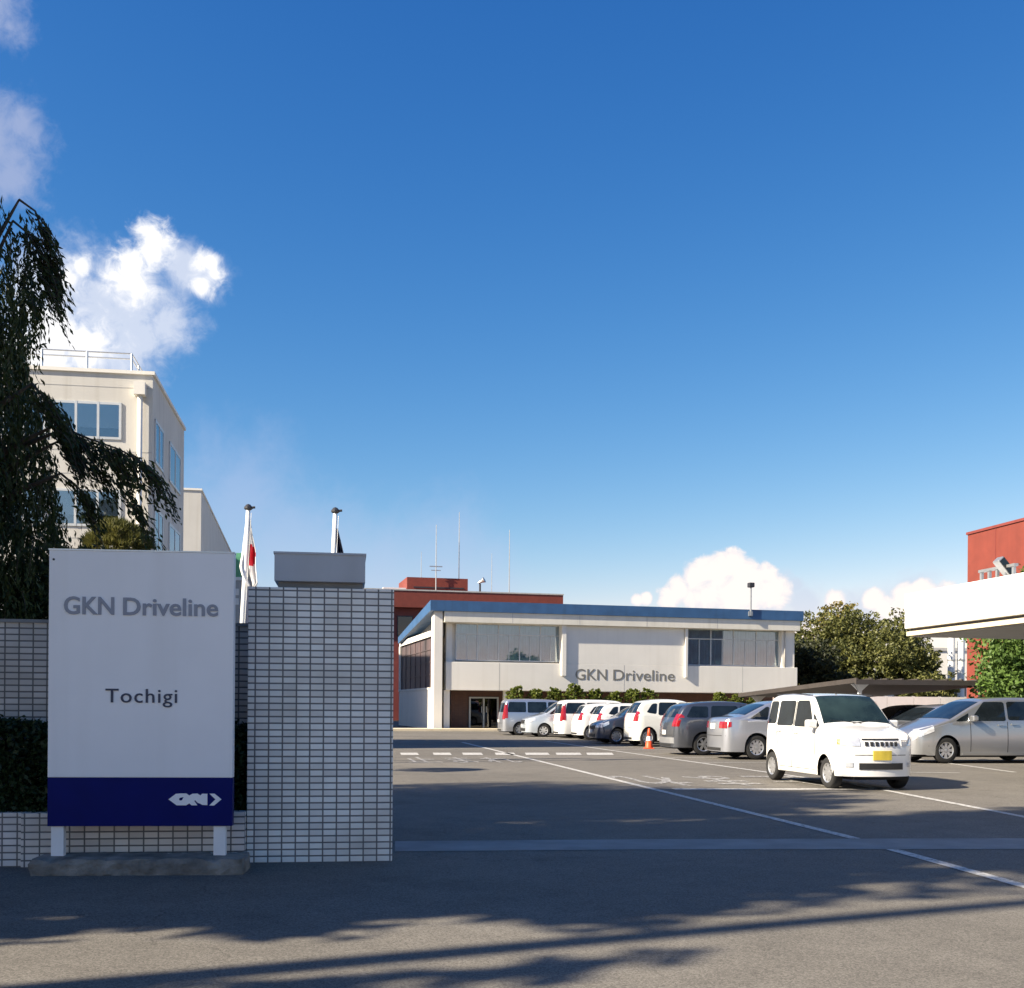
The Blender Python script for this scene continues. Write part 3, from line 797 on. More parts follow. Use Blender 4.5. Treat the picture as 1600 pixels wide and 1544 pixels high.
# row of clipped shrubs under the band
def shrub_proto():
    r = np.random.default_rng(5)
    t = thing('round_shrub', 'x', 'shrub', (0, 0, 0), 0, 'round shrubs along the office front')
    P, Dv = blob_points(1400, [(0, 0, 1.45, .48, .48, .62), (.12, -.1, 1.75, .34, .34, .36)], r, .7)
    leaves_mesh('foliage', P, Dv, .15, .09, M['lf_shrub'], t, 5)
    MB().tube([(0, 0, 0), (.02, 0, .7), (0, .02, 1.3)], [.05, .04, .03], 7).build('stem', M['bark'], t)
    return t
sp_ = shrub_proto()
pxs = [(806, 'leftmost of the round shrubs, right of the glass entrance'), (836, 'second round shrub from the glass entrance'),
       (868, 'round shrub under the left end of the cream band near the bright fin'), (899, 'tallest round shrub, just below the first letter on the office'),
       (930, 'round shrub below the first word on the office'), (959, 'round shrub below the middle of the office lettering'),
       (988, 'round shrub below the second word on the office'), (1014, 'round shrub below the end of the lettering, above the pale small car'),
       (1126, 'round shrub left of the last pair, above the dark estate car'), (1152, 'middle round shrub between dark estate car and the carport'), (1180, 'rightmost round shrub beside the carport post')]
for i, (px, lab) in enumerate(pxs):
    o = sp_ if i == 0 else copy_tree(sp_)
    lx = bX(px, -1.2); w_ = FB.o + FB.ux * lx + FB.uy * (-1.2)
    o.location = (w_.x, w_.y, .1); o.rotation_euler = (0, 0, i * 1.3)
    k = 1.13 * (1.0, .93, .97, 1.06, .95, .9, .96, .98, .90, .88, .88)[i]; o.scale = (k, k, k)
    o['label'] = lab

# ================================================================== RED BUILDING BEHIND
FR = Frame((ray(600, 1100).x * 102, 102), R(13.0))
rb = from_frame('red_building', 'brick red factory office with a boxy penthouse, rising behind the blue roofed office', 'red building', FR)
rx1 = FR.hx(880, 0, 930); zt_ = FR.hit(640, 923)[1]; zm_ = FR.hit(640, 949)[1]
MB().box(-4, rx1, 0, 16, zm_, zt_).build('upper_band', M['red_tile_b'], rb)
MB().box(-3.9, rx1 - .2, .9, 15.8, 0, zm_ - .002).build('wall', M['red_tile'], rb)
for k in range(9):
    xx = -.5 + k * 1.75
    w = MB().box(xx, xx + 1.4, .82, .899, zm_ - 2.6, zm_ - .7).build('window', M['dark_metal'], rb)
    MB().box(xx + .06, xx + 1.34, .80, .819, zm_ - 2.5, zm_ - .8).build('pane', M['glass_dk'], w)
a, b_ = FR.hx(636, 3, 915), FR.hx(731, 3, 915)
ph = MB().box(a, b_, 3, 9, zt_ - .1, FR.hit(680, 903, 3)[1]).build('penthouse', M['red_tile_b'], rb)
MB().box(a + .6, b_ - .4, 2.93, 2.999, FR.hit(680, 919.5, 3)[1], FR.hit(680, 917.5, 3)[1]).build('louvre', M['dark_metal'], ph)
MB().box(-4.05, rx1 + .05, -.05, .25, zt_, zt_ + .12).build('coping', M['grey_render'], rb)
MB().box(a - 2.2, a - .1, 3, 6, zt_ - .05, zt_ + .55).build('roof_unit', M['white'], rb)
for (px, ytop, ybot, rad, lab) in ((658, 862, 905, .035, 'short thin antenna mast left of the tall ones on the red penthouse'), (681, 820, 922, .06, 'antenna mast with a small cross arm on the red penthouse'),
                     (717, 800, 904, .055, 'tallest thin antenna mast, over the right end of the penthouse'), (768, 865, 930, .035, 'short faint antenna mast right of the red penthouse'),
                     (795.5, 828, 930, .055, 'rightmost tall antenna mast above the red building')):
    off = 3.2 if ybot < 925 and px != 681 else 1.5
    if px == 681: off = 2.7
    x, z0_ = FR.hit(px, ybot, off); z1_ = FR.hit(px, ytop, off)[1]
    w_ = FR.o + FR.ux * x + FR.uy * off
    z0_ = zt_ - .1 if off < 3 else FR.hit(680, 903, 3)[1] - .02
    t = thing('antenna_mast', lab, 'antenna', (w_.x, w_.y, z0_), FR.a, 'antenna masts on the red building roof')
    MB().tube([(0, 0, 0), (0, 0, (z1_ - z0_) * .55), (0, 0, z1_ - z0_)], [rad, rad * .8, rad * .5], 6).build('pole', M['steel'], t)
    if px == 681:
        zz = FR.hit(px, 886, off)[1] - z0_
        MB().box(-.6, .6, -.04, .04, zz, zz + .09).box(-.45, .45, -.03, .03, zz - .35, zz - .28).build('cross_arm', M['steel'], t)
x, z0_ = FR.hit(750, 926, 2); z1_ = FR.hit(750, 900, 2)[1]; w_ = FR.o + FR.ux * x + FR.uy * 2
t = thing('roof_siren', 'small dark horn siren on a post right of the red penthouse', 'siren', (w_.x, w_.y, zt_ - .1), FR.a)
MB().tube([(0, 0, 0), (0, 0, 1.15)], .09, 8).build('post', M['dark_metal'], t)
mb = MB(); mb.tube([(-.15, 0, 1.2), (.1, -.1, 1.35), (.35, -.25, 1.5)], [.10, .14, .28], 10); mb.build('horn', M['steel'], t)

# ================================================================== LEFT BUILDINGS
DL = 33.7
FL = Frame((ray(235, 1100).x * DL, DL), R(8.6))
lb = from_frame('left_office_block', 'tall cream four storey block with a roof railing, behind the dark tree', 'office block', FL)
LZ = FL.hit(235, 581)[1]
sideL = 0
y_end, _ = FL.hity(287, 760, 0)
DEP = y_end
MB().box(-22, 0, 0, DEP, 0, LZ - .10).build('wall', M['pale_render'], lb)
MB().box(-22.05, .06, -.06, DEP + .06, LZ - .10, LZ).build('coping', M['cream_w'], lb)
def lwin(x0, x1, z0, z1, n, curtain=True):
    fr_ = MB(); t = .07
    fr_.box(x0, x1, -.03, -.002, z0, z0 + t).box(x0, x1, -.03, -.002, z1 - t, z1)
    for k in range(n + 1): xx = x0 + (x1 - x0 - t) * k / n; fr_.box(xx, xx + t, -.035, -.003, z0, z1)
    w = fr_.build('window', M['frame_w'], lb)
    MB().box(x0 + .03, x1 - .03, -.022, -.018, z0 + .03, z1 - .03).build('pane', M['glass_clear'], w)
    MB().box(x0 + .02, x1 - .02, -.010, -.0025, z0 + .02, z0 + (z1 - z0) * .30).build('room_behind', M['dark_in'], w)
    MB().box(x0 + .02, x1 - .02, -.010, -.0025, z0 + (z1 - z0) * .301, z1 - .02).build('blind', M['blind'], w)
wz1, wz0 = FL.hit(150, 628)[1], FL.hit(150, 686)[1]; st = wz1 - FL.hit(150, 765)[1]
for f in range(4):
    for a, b_ in ((190, 82), (72, -30)):
        xa, xb = FL.hx(b_, 0, 650), FL.hx(a, 0, 650)
        if wz0 - f * st > .3: lwin(xa, xb, wz0 - f * st, wz1 - f * st, 3)
def lside(y0, y1, z0, z1):
    fr_ = MB(); t = .08
    fr_.box(.002, .04, y0, y1, z0, z0 + t).box(.002, .04, y0, y1, z1 - t, z1)
    for k in range(3): yy = y0 + (y1 - y0 - t) * k / 2; fr_.box(.003, .045, yy, yy + t, z0, z1)
    w = fr_.build('window', M['frame_w'], lb)
    MB().box(.024, .03, y0 + .03, y1 - .03, z0 + .03, z1 - .03).build('pane', M['glass'], w)
    MB().box(.0025, .012, y0 + .02, y1 - .02, z0 + .02, z1 - .02).build('blind', M['curtain'], w)
ya, _ = FL.hity(236, 700, 0); yb_, _ = FL.hity(254, 700, 0); yc, _ = FL.hity(264, 700, 0); yd, _ = FL.hity(281, 700, 0)
ya = max(ya, .35)
sz1 = FL.hity(245, 660, 0)[1]; sz0 = FL.hity(245, 728, 0)[1]; sst = sz1 - FL.hity(245, 797, 0)[1]
for f in range(4):
    for q0, q1 in ((ya, yb_), (yc, yd)): lside(q0, q1, sz0 - f * sst, sz1 - f * sst)
# rain pipe and hopper
hx_ = FL.hx(219, -.12, 620)
hp = MB(); hp.box(hx_ - .16, hx_ + .16, -.30, -.001, LZ - .75, LZ - .38)
pp = hp.build('rain_hopper', M['cream_w'], lb)
MB().tube([(hx_, -.14, .05), (hx_, -.14, LZ - .75)], .075, 10).build('rain_pipe', M['cream_w'], lb, smooth=True)
rl = MB(); rx1_ = FL.hx(206, .5, 560); rz = FL.hit(206, 553, .5)[1]
for zz in (rz, rz - .16): rl.tube([(-22, .5, zz), (rx1_, .5, zz)], .022, 6); rl.tube([(rx1_, .5, zz), (rx1_, DEP - .5, zz)], .022, 6)
k = rx1_
while k > -22: rl.tube([(k, .5, LZ - .02), (k, .5, rz)], .035, 6); k -= 1.28
for k in range(1, 6): rl.tube([(rx1_, .5 + k * (DEP - 1) / 5, LZ - .02), (rx1_, .5 + k * (DEP - 1) / 5, rz)], .03, 6)
rl.build('roof_railing', M['alu'], lb)
mb = MB()
for zz in (wz1 + .45, wz0 - .35, wz1 - st + .45, wz0 - st - .35): mb.box(-22, .002, -.006, -.001, zz, zz + .02)
mb.build('panel_joint', M['grey_render'], lb)

FL2 = Frame((ray(312, 1100).x * 60, 60), R(10.4))
l2 = from_frame('rear_block', 'plain cream and grey block standing behind the four storey one', 'building', FL2)
z2 = FL2.hit(300, 766)[1]; y2, _ = FL2.hity(364, 862, 0)
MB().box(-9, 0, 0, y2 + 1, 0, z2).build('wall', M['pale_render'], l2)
MB().box(-9.05, .05, -.05, y2 + 1.05, z2, z2 + .10).build('coping', M['cream_w'], l2)
w = MB().box(.002, .03, 3.2, 5.8, z2 - 5.4, z2 - 3.9).build('vent_louvre', M['dark_metal'], l2)
FG = Frame((ray(384, 1100).x * 88, 88), R(10))
gb = from_frame('green_topped_building', 'small grey building with a green top band, glimpsed right of the sign', 'building', FG)
gz = FG.hit(375, 864)[1]; gz_m = FG.hit(375, 903)[1]
MB().box(-5, 0, 0, 8, 0, gz_m - .2).build('wall', M['grey_render'], gb)
MB().box(-5.1, .1, -.1, 8.1, gz_m - .2, gz_m + .05).build('cornice', M['white'], gb)
MB().box(-4.9, -.05, .05, 7.9, gz_m + .05, gz).build('green_band', M['green_panel'], gb)
for zc in (925, 940):
    x, z = FG.hit(370, zc); MB().box(x - .35, x + .15, -.06, -.002, z - .25, z + .25).build('wall_plate', M['white'], gb)

# ================================================================== FLAGPOLES AND FLAGS
def flagpole(px_top, py_top, px_b, py_b, D, label):
    top = W(px_top, py_top, D); b_ = W(px_b, py_b, D)
    base = top + (b_ - top) * ((top.z) / (top.z - b_.z))
    t = thing('flagpole', label, 'flagpole', base, 0, 'white flagpoles behind the wall')
    v = top - base
    MB().tube([(0, 0, 0), v * .5, v], [.075, .065, .05], 12).build('pole', M['white'], t, smooth=True)
    mb = MB(); mb.lathe([(0, .10), (.05, .08), (.10, .02), (.10, -.02), (.04, -.06), (0, -.06)], 12, c=tuple(v)); mb.tube([v, v + Vector((.16, 0, .02))], .03, 6)
    mb.build('finial', M['dark_metal'], t)
    MB().tube([(.09, -.05, 1.0), v * .98 + Vector((.09, -.05, 0))], .006, 4).build('halyard', M['white'], t)
    return base, v
DF = 27.0
fb_, fv = flagpole(388, 794, 378.5, 983, DF, 'white flagpole carrying the limp white and red flag')
fb2, fv2 = flagpole(524, 799, 521, 865, DF, 'white flagpole behind the metal box, with a dark flag')
def poly_at(tab, y):
    for (y0, v0), (y1, v1) in zip(tab, tab[1:]):
        if y <= y1: return v0 + (v1 - v0) * (y - y0) / (y1 - y0)
    return tab[-1][1]
def limp_flag(name, label, left, right, pole, y0, y1, m, red=None, seed=0):
    """cloth hanging in folds round its halyard; left/right edge tables in photograph rows, turned to metres"""
    mb = MB(); NS, NT = 22, 34; o0 = W(pole(y0), y0, DF)
    for j in range(NT + 1):
        y = y0 + (y1 - y0) * j / NT; xp = pole(y); a = poly_at(left, y); b = poly_at(right, y)
        for i in range(NS + 1):
            s = i / NS; x = a + (b - a) * s
            p = W(x, y, DF) - o0
            mb.v.append((p.x, .10 + .13 * math.sin(s * 15 + j * .08) * (.3 + .7 * j / NT) - .25 * abs(s - .5), p.z))
    for j in range(NT):
        for i in range(NS):
            y = y0 + (y1 - y0) * (j + .5) / NT; a = poly_at(left, y); b = poly_at(right, y); x = a + (b - a) * (i + .5) / NS
            r_ = red and ((x - red[0]) / red[2]) ** 2 + ((y - red[1]) / red[3]) ** 2 < 1 and x > pole(y) - 1
            mb.f.append((j * (NS + 1) + i, (j + 1) * (NS + 1) + i, (j + 1) * (NS + 1) + i + 1, j * (NS + 1) + i + 1)); mb.mi.append(1 if r_ else 0)
    o = mb.build(name, m, None, smooth=True, loc=o0)
    tag(o, label, 'flag')
    s = o.modifiers.new('solid', 'SOLIDIFY'); s.thickness = .012
limp_flag('flag', 'white flag with a red disc hanging limp on its pole', [(800, 387), (840, 381), (885, 373), (900, 377), (918, 388)], [(800, 388.5), (835, 394), (860, 400), (885, 401), (912, 404), (918, 399)],
          lambda y: 388 - (y - 794) * .0503, 803, 918, [M['flag_white'], M['flag_red']], (390, 868, 10, 17))
limp_flag('flag', 'dark navy flag hanging from the pole above the metal box', [(825, 526), (870, 526), (905, 526)], [(825, 526.6), (865, 537), (905, 540)],
          lambda y: 524 - (y - 799) * .04, 826, 905, [M['flag_navy']])

# ================================================================== RIGHT SIDE: CANOPY, RED BUILDING, FAR FACTORY
FC = Frame((ray(1413, 1000).x * 27.2, 27.2), R(10.2))
cn = from_frame('gate_canopy', 'long white canopy jutting in at the right edge above the silver car', 'canopy', FC)
zt_ = FC.hity(1500, 912.5, 0)[1]; zb_ = FC.hity(1500, 972, 0)[1]
LEN = 17
MB().box(0, 6.5, -LEN, 0, zb_, zt_).build('white_fascia', M['canopy_white'], cn, bevel=.02)
MB().box(.10, 6.4, -LEN + .1, -.10, zb_ - .07, zb_ - .001).build('shadow_gap', M['dark_metal'], cn)
MB().box(.03, 6.47, -LEN + .05, -.04, zb_ - .17, zb_ - .069).build('trim', M['canopy_trim'], cn)
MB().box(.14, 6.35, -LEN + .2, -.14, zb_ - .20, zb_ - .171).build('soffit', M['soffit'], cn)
for yy in (-4, -12): MB().tube([(4.4, yy, 0), (4.4, yy, zb_ - .2)], .14, 16).build('column', M['white'], cn, smooth=True)
mb = MB()
for k in range(1, 6): mb.box(-.004, .001, -k * 3.0, -k * 3.0 + .02, zb_ + .02, zt_ - .02)
mb.build('panel_joint', M['fascia'], cn)
# floodlight and rail standing on the canopy
yF, _ = FC.hity(1575, 880, 1.2)
c0 = FC.o + FC.ux * 1.2 + FC.uy * yF
fl = thing('floodlight', 'grey tilted floodlight on the white canopy roof', 'floodlight', (c0.x, c0.y, zt_), FC.a)
MB().tube([(0, 0, 0), (0, 0, .22)], .04, 8).box(-.15, .15, -.15, .15, 0, .04).build('bracket', M['steel'], fl)
fo = MB().box(-.30, .30, -.16, .10, -.10, .10).build('lamp_housing', M['steel'], fl, bevel=.03, loc=(-.10, 0, .42), rot=(0, R(48), 0))
MB().box(-.27, .27, -.185, -.161, -.08, .08).build('glass', M['glass_dk'], fo)
fl.scale = (.9, .9, .9)
c1 = FC.o + FC.ux * 1.1 + FC.uy * (yF + .75)
ra = thing('roof_guard', 'low dark guard frame beside the floodlight on the canopy', 'guard rail', (c1.x, c1.y, zt_), FC.a)
mb = MB()
mb.box(-.05, .05, -1.2, .15, .38, .44)
for k in range(5): mb.box(-.03, .03, -1.15 + k * .30, -1.08 + k * .30, 0, .40)
mb.build('guard_frame', M['steel'], ra)
FRR = Frame((ray(1511, 1000).x * 46, 46), R(10.4))
r2 = from_frame('red_hall', 'bright brick red hall at the right edge, behind the white canopy', 'red building', FRR)
z_ = FRR.hity(1555, 825, 0)[1]
MB().box(0, 11, -5.5, 0, 0, z_).build('wall', M['red_tile_b'], r2)
MB().box(-.05, 11.05, -5.55, .05, z_, z_ + .10).build('coping', M['red_tile'], r2)
mb = MB()
for k in range(1, 3): mb.box(-.012, .0, -k * 1.9, -k * 1.9 + .05, 0, z_ - .01)
mb.build('wall_joint', M['red_tile'], r2)

FF = Frame((ray(1440, 1000).x * 95, 95), R(6))
ff = from_frame('far_factory', 'pale low factory seen in the gap under the canopy', 'factory', FF)
z_ = FF.hit(1470, 1017)[1]
MB().box(-6, 4.6, 0, 10, 0, z_).build('wall', M['cream_w'], ff)
MB().box(-6.1, 4.7, -.1, 10.1, z_, z_ + .25).build('roof_edge', M['grey_render'], ff)
mb = MB()
for k in range(4): mb.box(-4.5 + k * 2.4, -3.3 + k * 2.4, -.03, -.002, z_ * .35, z_ * .6)
mb.build('window', M['dark_metal'], ff)
for i, (px, lab) in enumerate(((1486, 'white silo under the canopy, left of the pair'), (1501, 'white silo under the canopy, nearer the red hall'))):
    p = W(px, 1100, 84); t = thing('silo', lab, 'silo', (p.x, p.y, 0), 0, 'white silos under the canopy')
    zz = W(px, 999, 84).z
    MB().lathe([(.26, 0), (.26, zz), (.15, zz + .35), (0, zz + .42)], 16).build('tank', M['silo'], t, smooth=True)
    mb = MB()
    for q in range(3): mb.lathe([(.265, zz * .3 * q + 1), (.29, zz * .3 * q + 1.02), (.29, zz * .3 * q + 1.12), (.265, zz * .3 * q + 1.14)], 16)
    mb.build('hoop', M['steel'], t)

# carport and white fence
A_ = W(1338, 1061.5, 34.5); FCP = Frame((A_.x, A_.y), R(10.4))
cp = from_frame('carport', 'low brown roofed carport behind the white van', 'carport', FCP)
zc = A_.z
sl_ = -.040
def cpz(y): return zc + sl_ * y
mb = MB()
mb.prism([(0, cpz(0)), (9.5, cpz(9.5)), (9.5, cpz(9.5) - .10), (0, cpz(0) - .10)], 0, 5.0, 'x'); mb.build('roof_sheet', M['carport'], cp)
mb = MB()
for k in range(10): mb.prism([(0, cpz(0) + .045), (9.5, cpz(9.5) + .045), (9.5, cpz(9.5)), (0, cpz(0))], k * .5, k * .5 + .06, 'x')
mb.build('roof_rib', M['carport'], cp)
MB().box(-.02, 5.02, -.03, .05, zc - .15, zc - .03).build('front_beam', M['carport'], cp)
for q in (.4, 4.5):
    for yy in (.6, 8.6):
        p_ = MB().box(q, q + .10, yy, yy + .10, 0, cpz(yy) - .10).build('post', M['white'], cp)
        MB().prism([(q - .25, cpz(yy) - .10), (q + .35, cpz(yy) - .10), (q + .10, cpz(yy) - .32), (q, cpz(yy) - .32)], yy + .02, yy + .08, 'y').build('bracket', M['white'], p_)
FFn = Frame(W(1330, 1100, 46.5), R(10.4))
fe = from_frame('white_fence', 'white panel fence behind the carport and cars', 'fence', FFn)
zf = FFn.hit(1450, 1089)[1]
mb = MB()
for k in range(12): mb.box(-2 + k * 1.2, -2 + k * 1.2 + 1.18, 0, .05, .1, zf)
mb.build('panel', M['white'], fe)
mb = MB()
for k in range(13): mb.box(-2.05 + k * 1.2, -1.97 + k * 1.2, .05, .13, 0, zf + .03)
mb.build('post', M['steel'], fe)

# ================================================================== CONE
cpos = G(1014, 1170)
tc_ = thing('traffic_cone', 'orange traffic cone with a white band standing by the pale small car', 'traffic cone', cpos)
mb = MB(); mb.box(-.17, .17, -.17, .17, 0, .03); mb.build('base', M['cone'], tc_, bevel=.02)
def cz(z): return .135 - (.135 - .028) * z / .68
MB().lathe([(cz(.0), .03), (cz(.24), .27), (cz(.24) - .004, .272), (cz(.42) - .004, .418), (cz(.42), .42), (cz(.66), .68), (.0, .69)], 20).build('cone_body', M['cone'], tc_, smooth=True)
MB().lathe([(cz(.24) + .001, .27), (cz(.42) + .001, .42)], 20).build('white_band', M['white'], tc_, smooth=True)

# ================================================================== CARS
def interp(tab, x):
    if x <= tab[0][0]: return tab[0][1]
    for (x0, v0), (x1, v1) in zip(tab, tab[1:]):
        if x <= x1: return v0 + (v1 - v0) * (x - x0) / (x1 - x0 + 1e-9)
    return tab[-1][1]
def smooth_tab(tab, it=2):
    for _ in range(it):
        out = [tab[0]]
        for (x0, v0), (x1, v1) in zip(tab, tab[1:]):
            out += [(x0 * .75 + x1 * .25, v0 * .75 + v1 * .25), (x0 * .25 + x1 * .75, v0 * .25 + v1 * .75)]
        out.append(tab[-1]); tab = out
    return tab
RIMS = {}
def build_car(name, label, cat, spec, paint, pos, heading, group='cars in the parking row', sc=(1, 1, 1)):
    """spec x runs from the nose (0) to the tail (L); the car's local +X is forward"""
    L, Wd = spec['L'], spec['W']; hw = Wd / 2
    T = smooth_tab(spec['top'], 2); Bt = spec['belt']; sill = spec['sill']; wr = spec['wr']; wx = spec['wheels']; AR = wr + .055
    car = thing(name, label, cat, (pos[0], pos[1], 0), heading, group)
    car.scale = sc
    xs = set()
    for x, _ in T: xs.add(round(x, 3))
    for c in wx:
        for k in range(13): xs.add(round(c + AR * math.cos(math.pi * k / 12), 3))
        xs.add(round(c - AR - .002, 3)); xs.add(round(c + AR + .002, 3))
    k = 0.0
    while k < L: xs.add(round(k, 3)); k += .11
    for d in (0, .004, .015, .035, .06, .09, .125, .16, .20): xs.add(round(d, 3)); xs.add(round(L - d, 3))
    xs = sorted(x for x in xs if 0 <= x <= L)
    xs2 = [xs[0]]
    for x in xs[1:]:
        if x - xs2[-1] > .0015: xs2.append(x)
    xs = xs2
    fr, rr = spec.get('fr', .55), spec.get('rr', .45)
    def plan(x):
        w = 1.0
        if x < fr: w -= spec.get('fk', .16) * .8 * ((fr - x) / fr) ** 2.2
        if x > L - rr: w -= spec.get('rk', .10) * .8 * ((x - L + rr) / rr) ** 2.2
        for d, r_ in ((x, .20), (L - x, .16)):
            if d < r_: w -= (r_ * .9 - .9 * math.sqrt(max(0, r_ * r_ - (r_ - d) ** 2))) / hw
        return w
    def low(x):
        z = sill
        if x < .25: z = sill + .02
        for c in wx:
            d = abs(x - c)
            if d < AR: z = max(z, wr + math.sqrt(max(0, AR * AR - d * d)))
        return z
    tumble = spec.get('tumble', .17)
    mb = MB(); rows = None
    def bow(x, w):      # nose and tail bowed in plan
        q = (w / hw) ** 2
        return L / 2 - x - .20 * max(0, 1 - x / 1.1) ** 1.3 * q + .13 * max(0, 1 - (L - x) / .8) ** 1.3 * q
    def endcap(x, sec, front):
        b0 = len(mb.v); K = 10
        for w, z in sec:
            for k in range(K + 1):
                y = w * (1 - 2 * k / K); mb.v.append((bow(x, y), y, z))
        for i in range(len(sec) - 1):
            for k in range(K):
                q = (b0 + i * (K + 1) + k, b0 + i * (K + 1) + k + 1, b0 + (i + 1) * (K + 1) + k + 1, b0 + (i + 1) * (K + 1) + k)
                mb.f.append(q if front else q[::-1]); mb.mi.append(0)
    for x in xs:
        t = interp(T, x); b = min(interp(Bt, x), t - .07); lo = min(low(x), b - .03); w0 = hw * plan(x)
        sec = []
        for j in range(7):
            z = lo + (b - lo) * j / 6; rel = (z - sill) / (interp(Bt, x) - sill + .001)
            wv = w0 * (.955 + .045 * math.sin(math.pi * min(1, max(0, rel * .85 + .12))))
            sec.append((wv, z))
        wb = sec[-1][0]; rise = t - b; cr = min(.09, rise * .6)
        for j in range(1, 6):
            z = b + (rise - cr) * j / 5; sec.append((wb - .012 - tumble * (z - b), z))
        we = sec[-1][0]; zc_ = sec[-1][1]
        for j in range(1, 4):
            a = j / 3 * math.pi / 2; sec.append((we - cr * 1.25 * (1 - math.cos(a)), zc_ + (cr * .82) * math.sin(a)))
        wt_ = sec[-1][0]; zt2 = sec[-1][1]
        for j in range(1, 4): sec.append((wt_ * (1 - j / 3), zt2 + (t - zt2) * (1 - (1 - j / 3) ** 2)))
        full = [(w, z) for w, z in sec] + [(-w, z) for w, z in sec[-2::-1]]
        base = len(mb.v)
        mb.v += [(bow(x, w), w, z) for w, z in full]
        n = len(full)
        if rows is not None:
            for j in range(n - 1): mb.f.append((rows + j, rows + j + 1, base + j + 1, base + j)); mb.mi.append(0)
        else: endcap(x, sec, True)
        rows = base
    endcap(xs[-1], sec, False)
    body = mb.build('body', paint, car, smooth=True)
    body.data.set_sharp_from_angle(angle=R(38))
    bvh = BVHTree.FromPolygons([Vector(v) for v in mb.v], mb.f)
    def cast(o, d):
        h = bvh.ray_cast(Vector(o), Vector(d)); return h[0], h[1]
    def patch(gridpts, d, off, name, m, parent=car, depth=.02):
        """gridpts rows of origins; projected on the body along d and set proud of it, with a rim"""
        mbp = MB(); d = Vector(d); nr, nc = len(gridpts), len(gridpts[0]); last = None; ok = True
        for row in gridpts:
            for p in row:
                loc, nm = cast(Vector(p) - d * 6, d)
                if loc is None: loc = last if last is not None else Vector(p); nm = -d
                last = loc
                if nm.dot(d) > 0: nm = -nm
                mbp.v.append(tuple(loc + nm * off * .5 - d * off * .5))
        for i in range(nr - 1):
            for j in range(nc - 1): mbp.f.append((i * nc + j, i * nc + j + 1, (i + 1) * nc + j + 1, (i + 1) * nc + j)); mbp.mi.append(0)
        rim = [j for j in range(nc)] + [i * nc + nc - 1 for i in range(1, nr)] + [(nr - 1) * nc + j for j in range(nc - 2, -1, -1)] + [i * nc for i in range(nr - 2, 0, -1)]
        b0 = len(mbp.v); mbp.v += [tuple(Vector(mbp.v[i]) + d * depth) for i in rim]
        k = len(rim)
        for i in range(k): mbp.f.append((rim[i], b0 + i, b0 + (i + 1) % k, rim[(i + 1) % k])); mbp.mi.append(0)
        return mbp.build(name, m, parent, smooth=False)
    def lerp_poly(pl, s):
        k = s * (len(pl) - 1); i = min(int(k), len(pl) - 2); f = k - i
        return (pl[i][0] + (pl[i + 1][0] - pl[i][0]) * f, pl[i][1] + (pl[i + 1][1] - pl[i][1]) * f)
    def side(bot, top, name, m, off=.006, nc=10, nr=6, sides=(1, -1), depth=.02):
        for s in sides:
            g = []
            for i in range(nr):
                g.append([])
                for j in range(nc):
                    a = lerp_poly(bot, j / (nc - 1)); b = lerp_poly(top, j / (nc - 1)); v = i / (nr - 1)
                    g[-1].append((L / 2 - (a[0] + (b[0] - a[0]) * v), 0, a[1] + (b[1] - a[1]) * v))
            patch(g, (0, -s, 0), off, name, m, depth=depth)
    def ends(front, y0, y1, z0, z1, name, m, off=.008, nc=8, nr=5, yt0=None, yt1=None, mirror=False, depth=.025):
        for s in ((1, -1) if mirror else (1,)):
            g = []
            for i in range(nr):
                v = i / (nr - 1); g.append([])
                for j in range(nc):
                    a = y0 + (y1 - y0) * j / (nc - 1); b = (yt0 if yt0 is not None else y0) + ((yt1 if yt1 is not None else y1) - (yt0 if yt0 is not None else y0)) * j / (nc - 1)
                    g[-1].append((0, s * (a + (b - a) * v), z0 + (z1 - z0) * v))
            patch(g, (-1 if front else 1, 0, 0), off, name, m, depth=depth)
    # bumper joints and tailgate gap
    ends(True, -hw * .8, hw * .8, spec.get('bf', .60), spec.get('bf', .60) + .012, 'bumper_joint', M['trim_blk'], off=.003, nc=10, nr=2, depth=.004)
    ends(False, -hw * .82, hw * .82, spec.get('br', .60), spec.get('br', .60) + .015, 'bumper_joint', M['trim_blk'], off=.003, nc=10, nr=2, depth=.004)
    ends(False, -hw * .6, hw * .6, sill + .02, sill + .10, 'bumper_valance', M['trim_blk'], off=.004, nc=8, nr=2, depth=.006)
    side([(wx[0] + AR + .06, sill + .015), (wx[1] - AR - .06, sill + .015)], [(wx[0] + AR + .06, sill + .07), (wx[1] - AR - .06, sill + .07)], 'sill_trim', M['trim_blk'] if spec.get('dark_sill') else paint, off=.012, nc=6, nr=2)
    # underbody
    MB().box(-L / 2 + .12, L / 2 - .12, -hw + .26, hw - .26, sill - .04, min(v for _, v in Bt) - .12).box(-L / 2 + .45, L / 2 - .45, -hw + .05, hw - .05, sill + .22, sill + .26).build('underbody', M['underbody'], car)
    # wheels
    ri = wr * .66; ns = spec.get('spokes', 7)
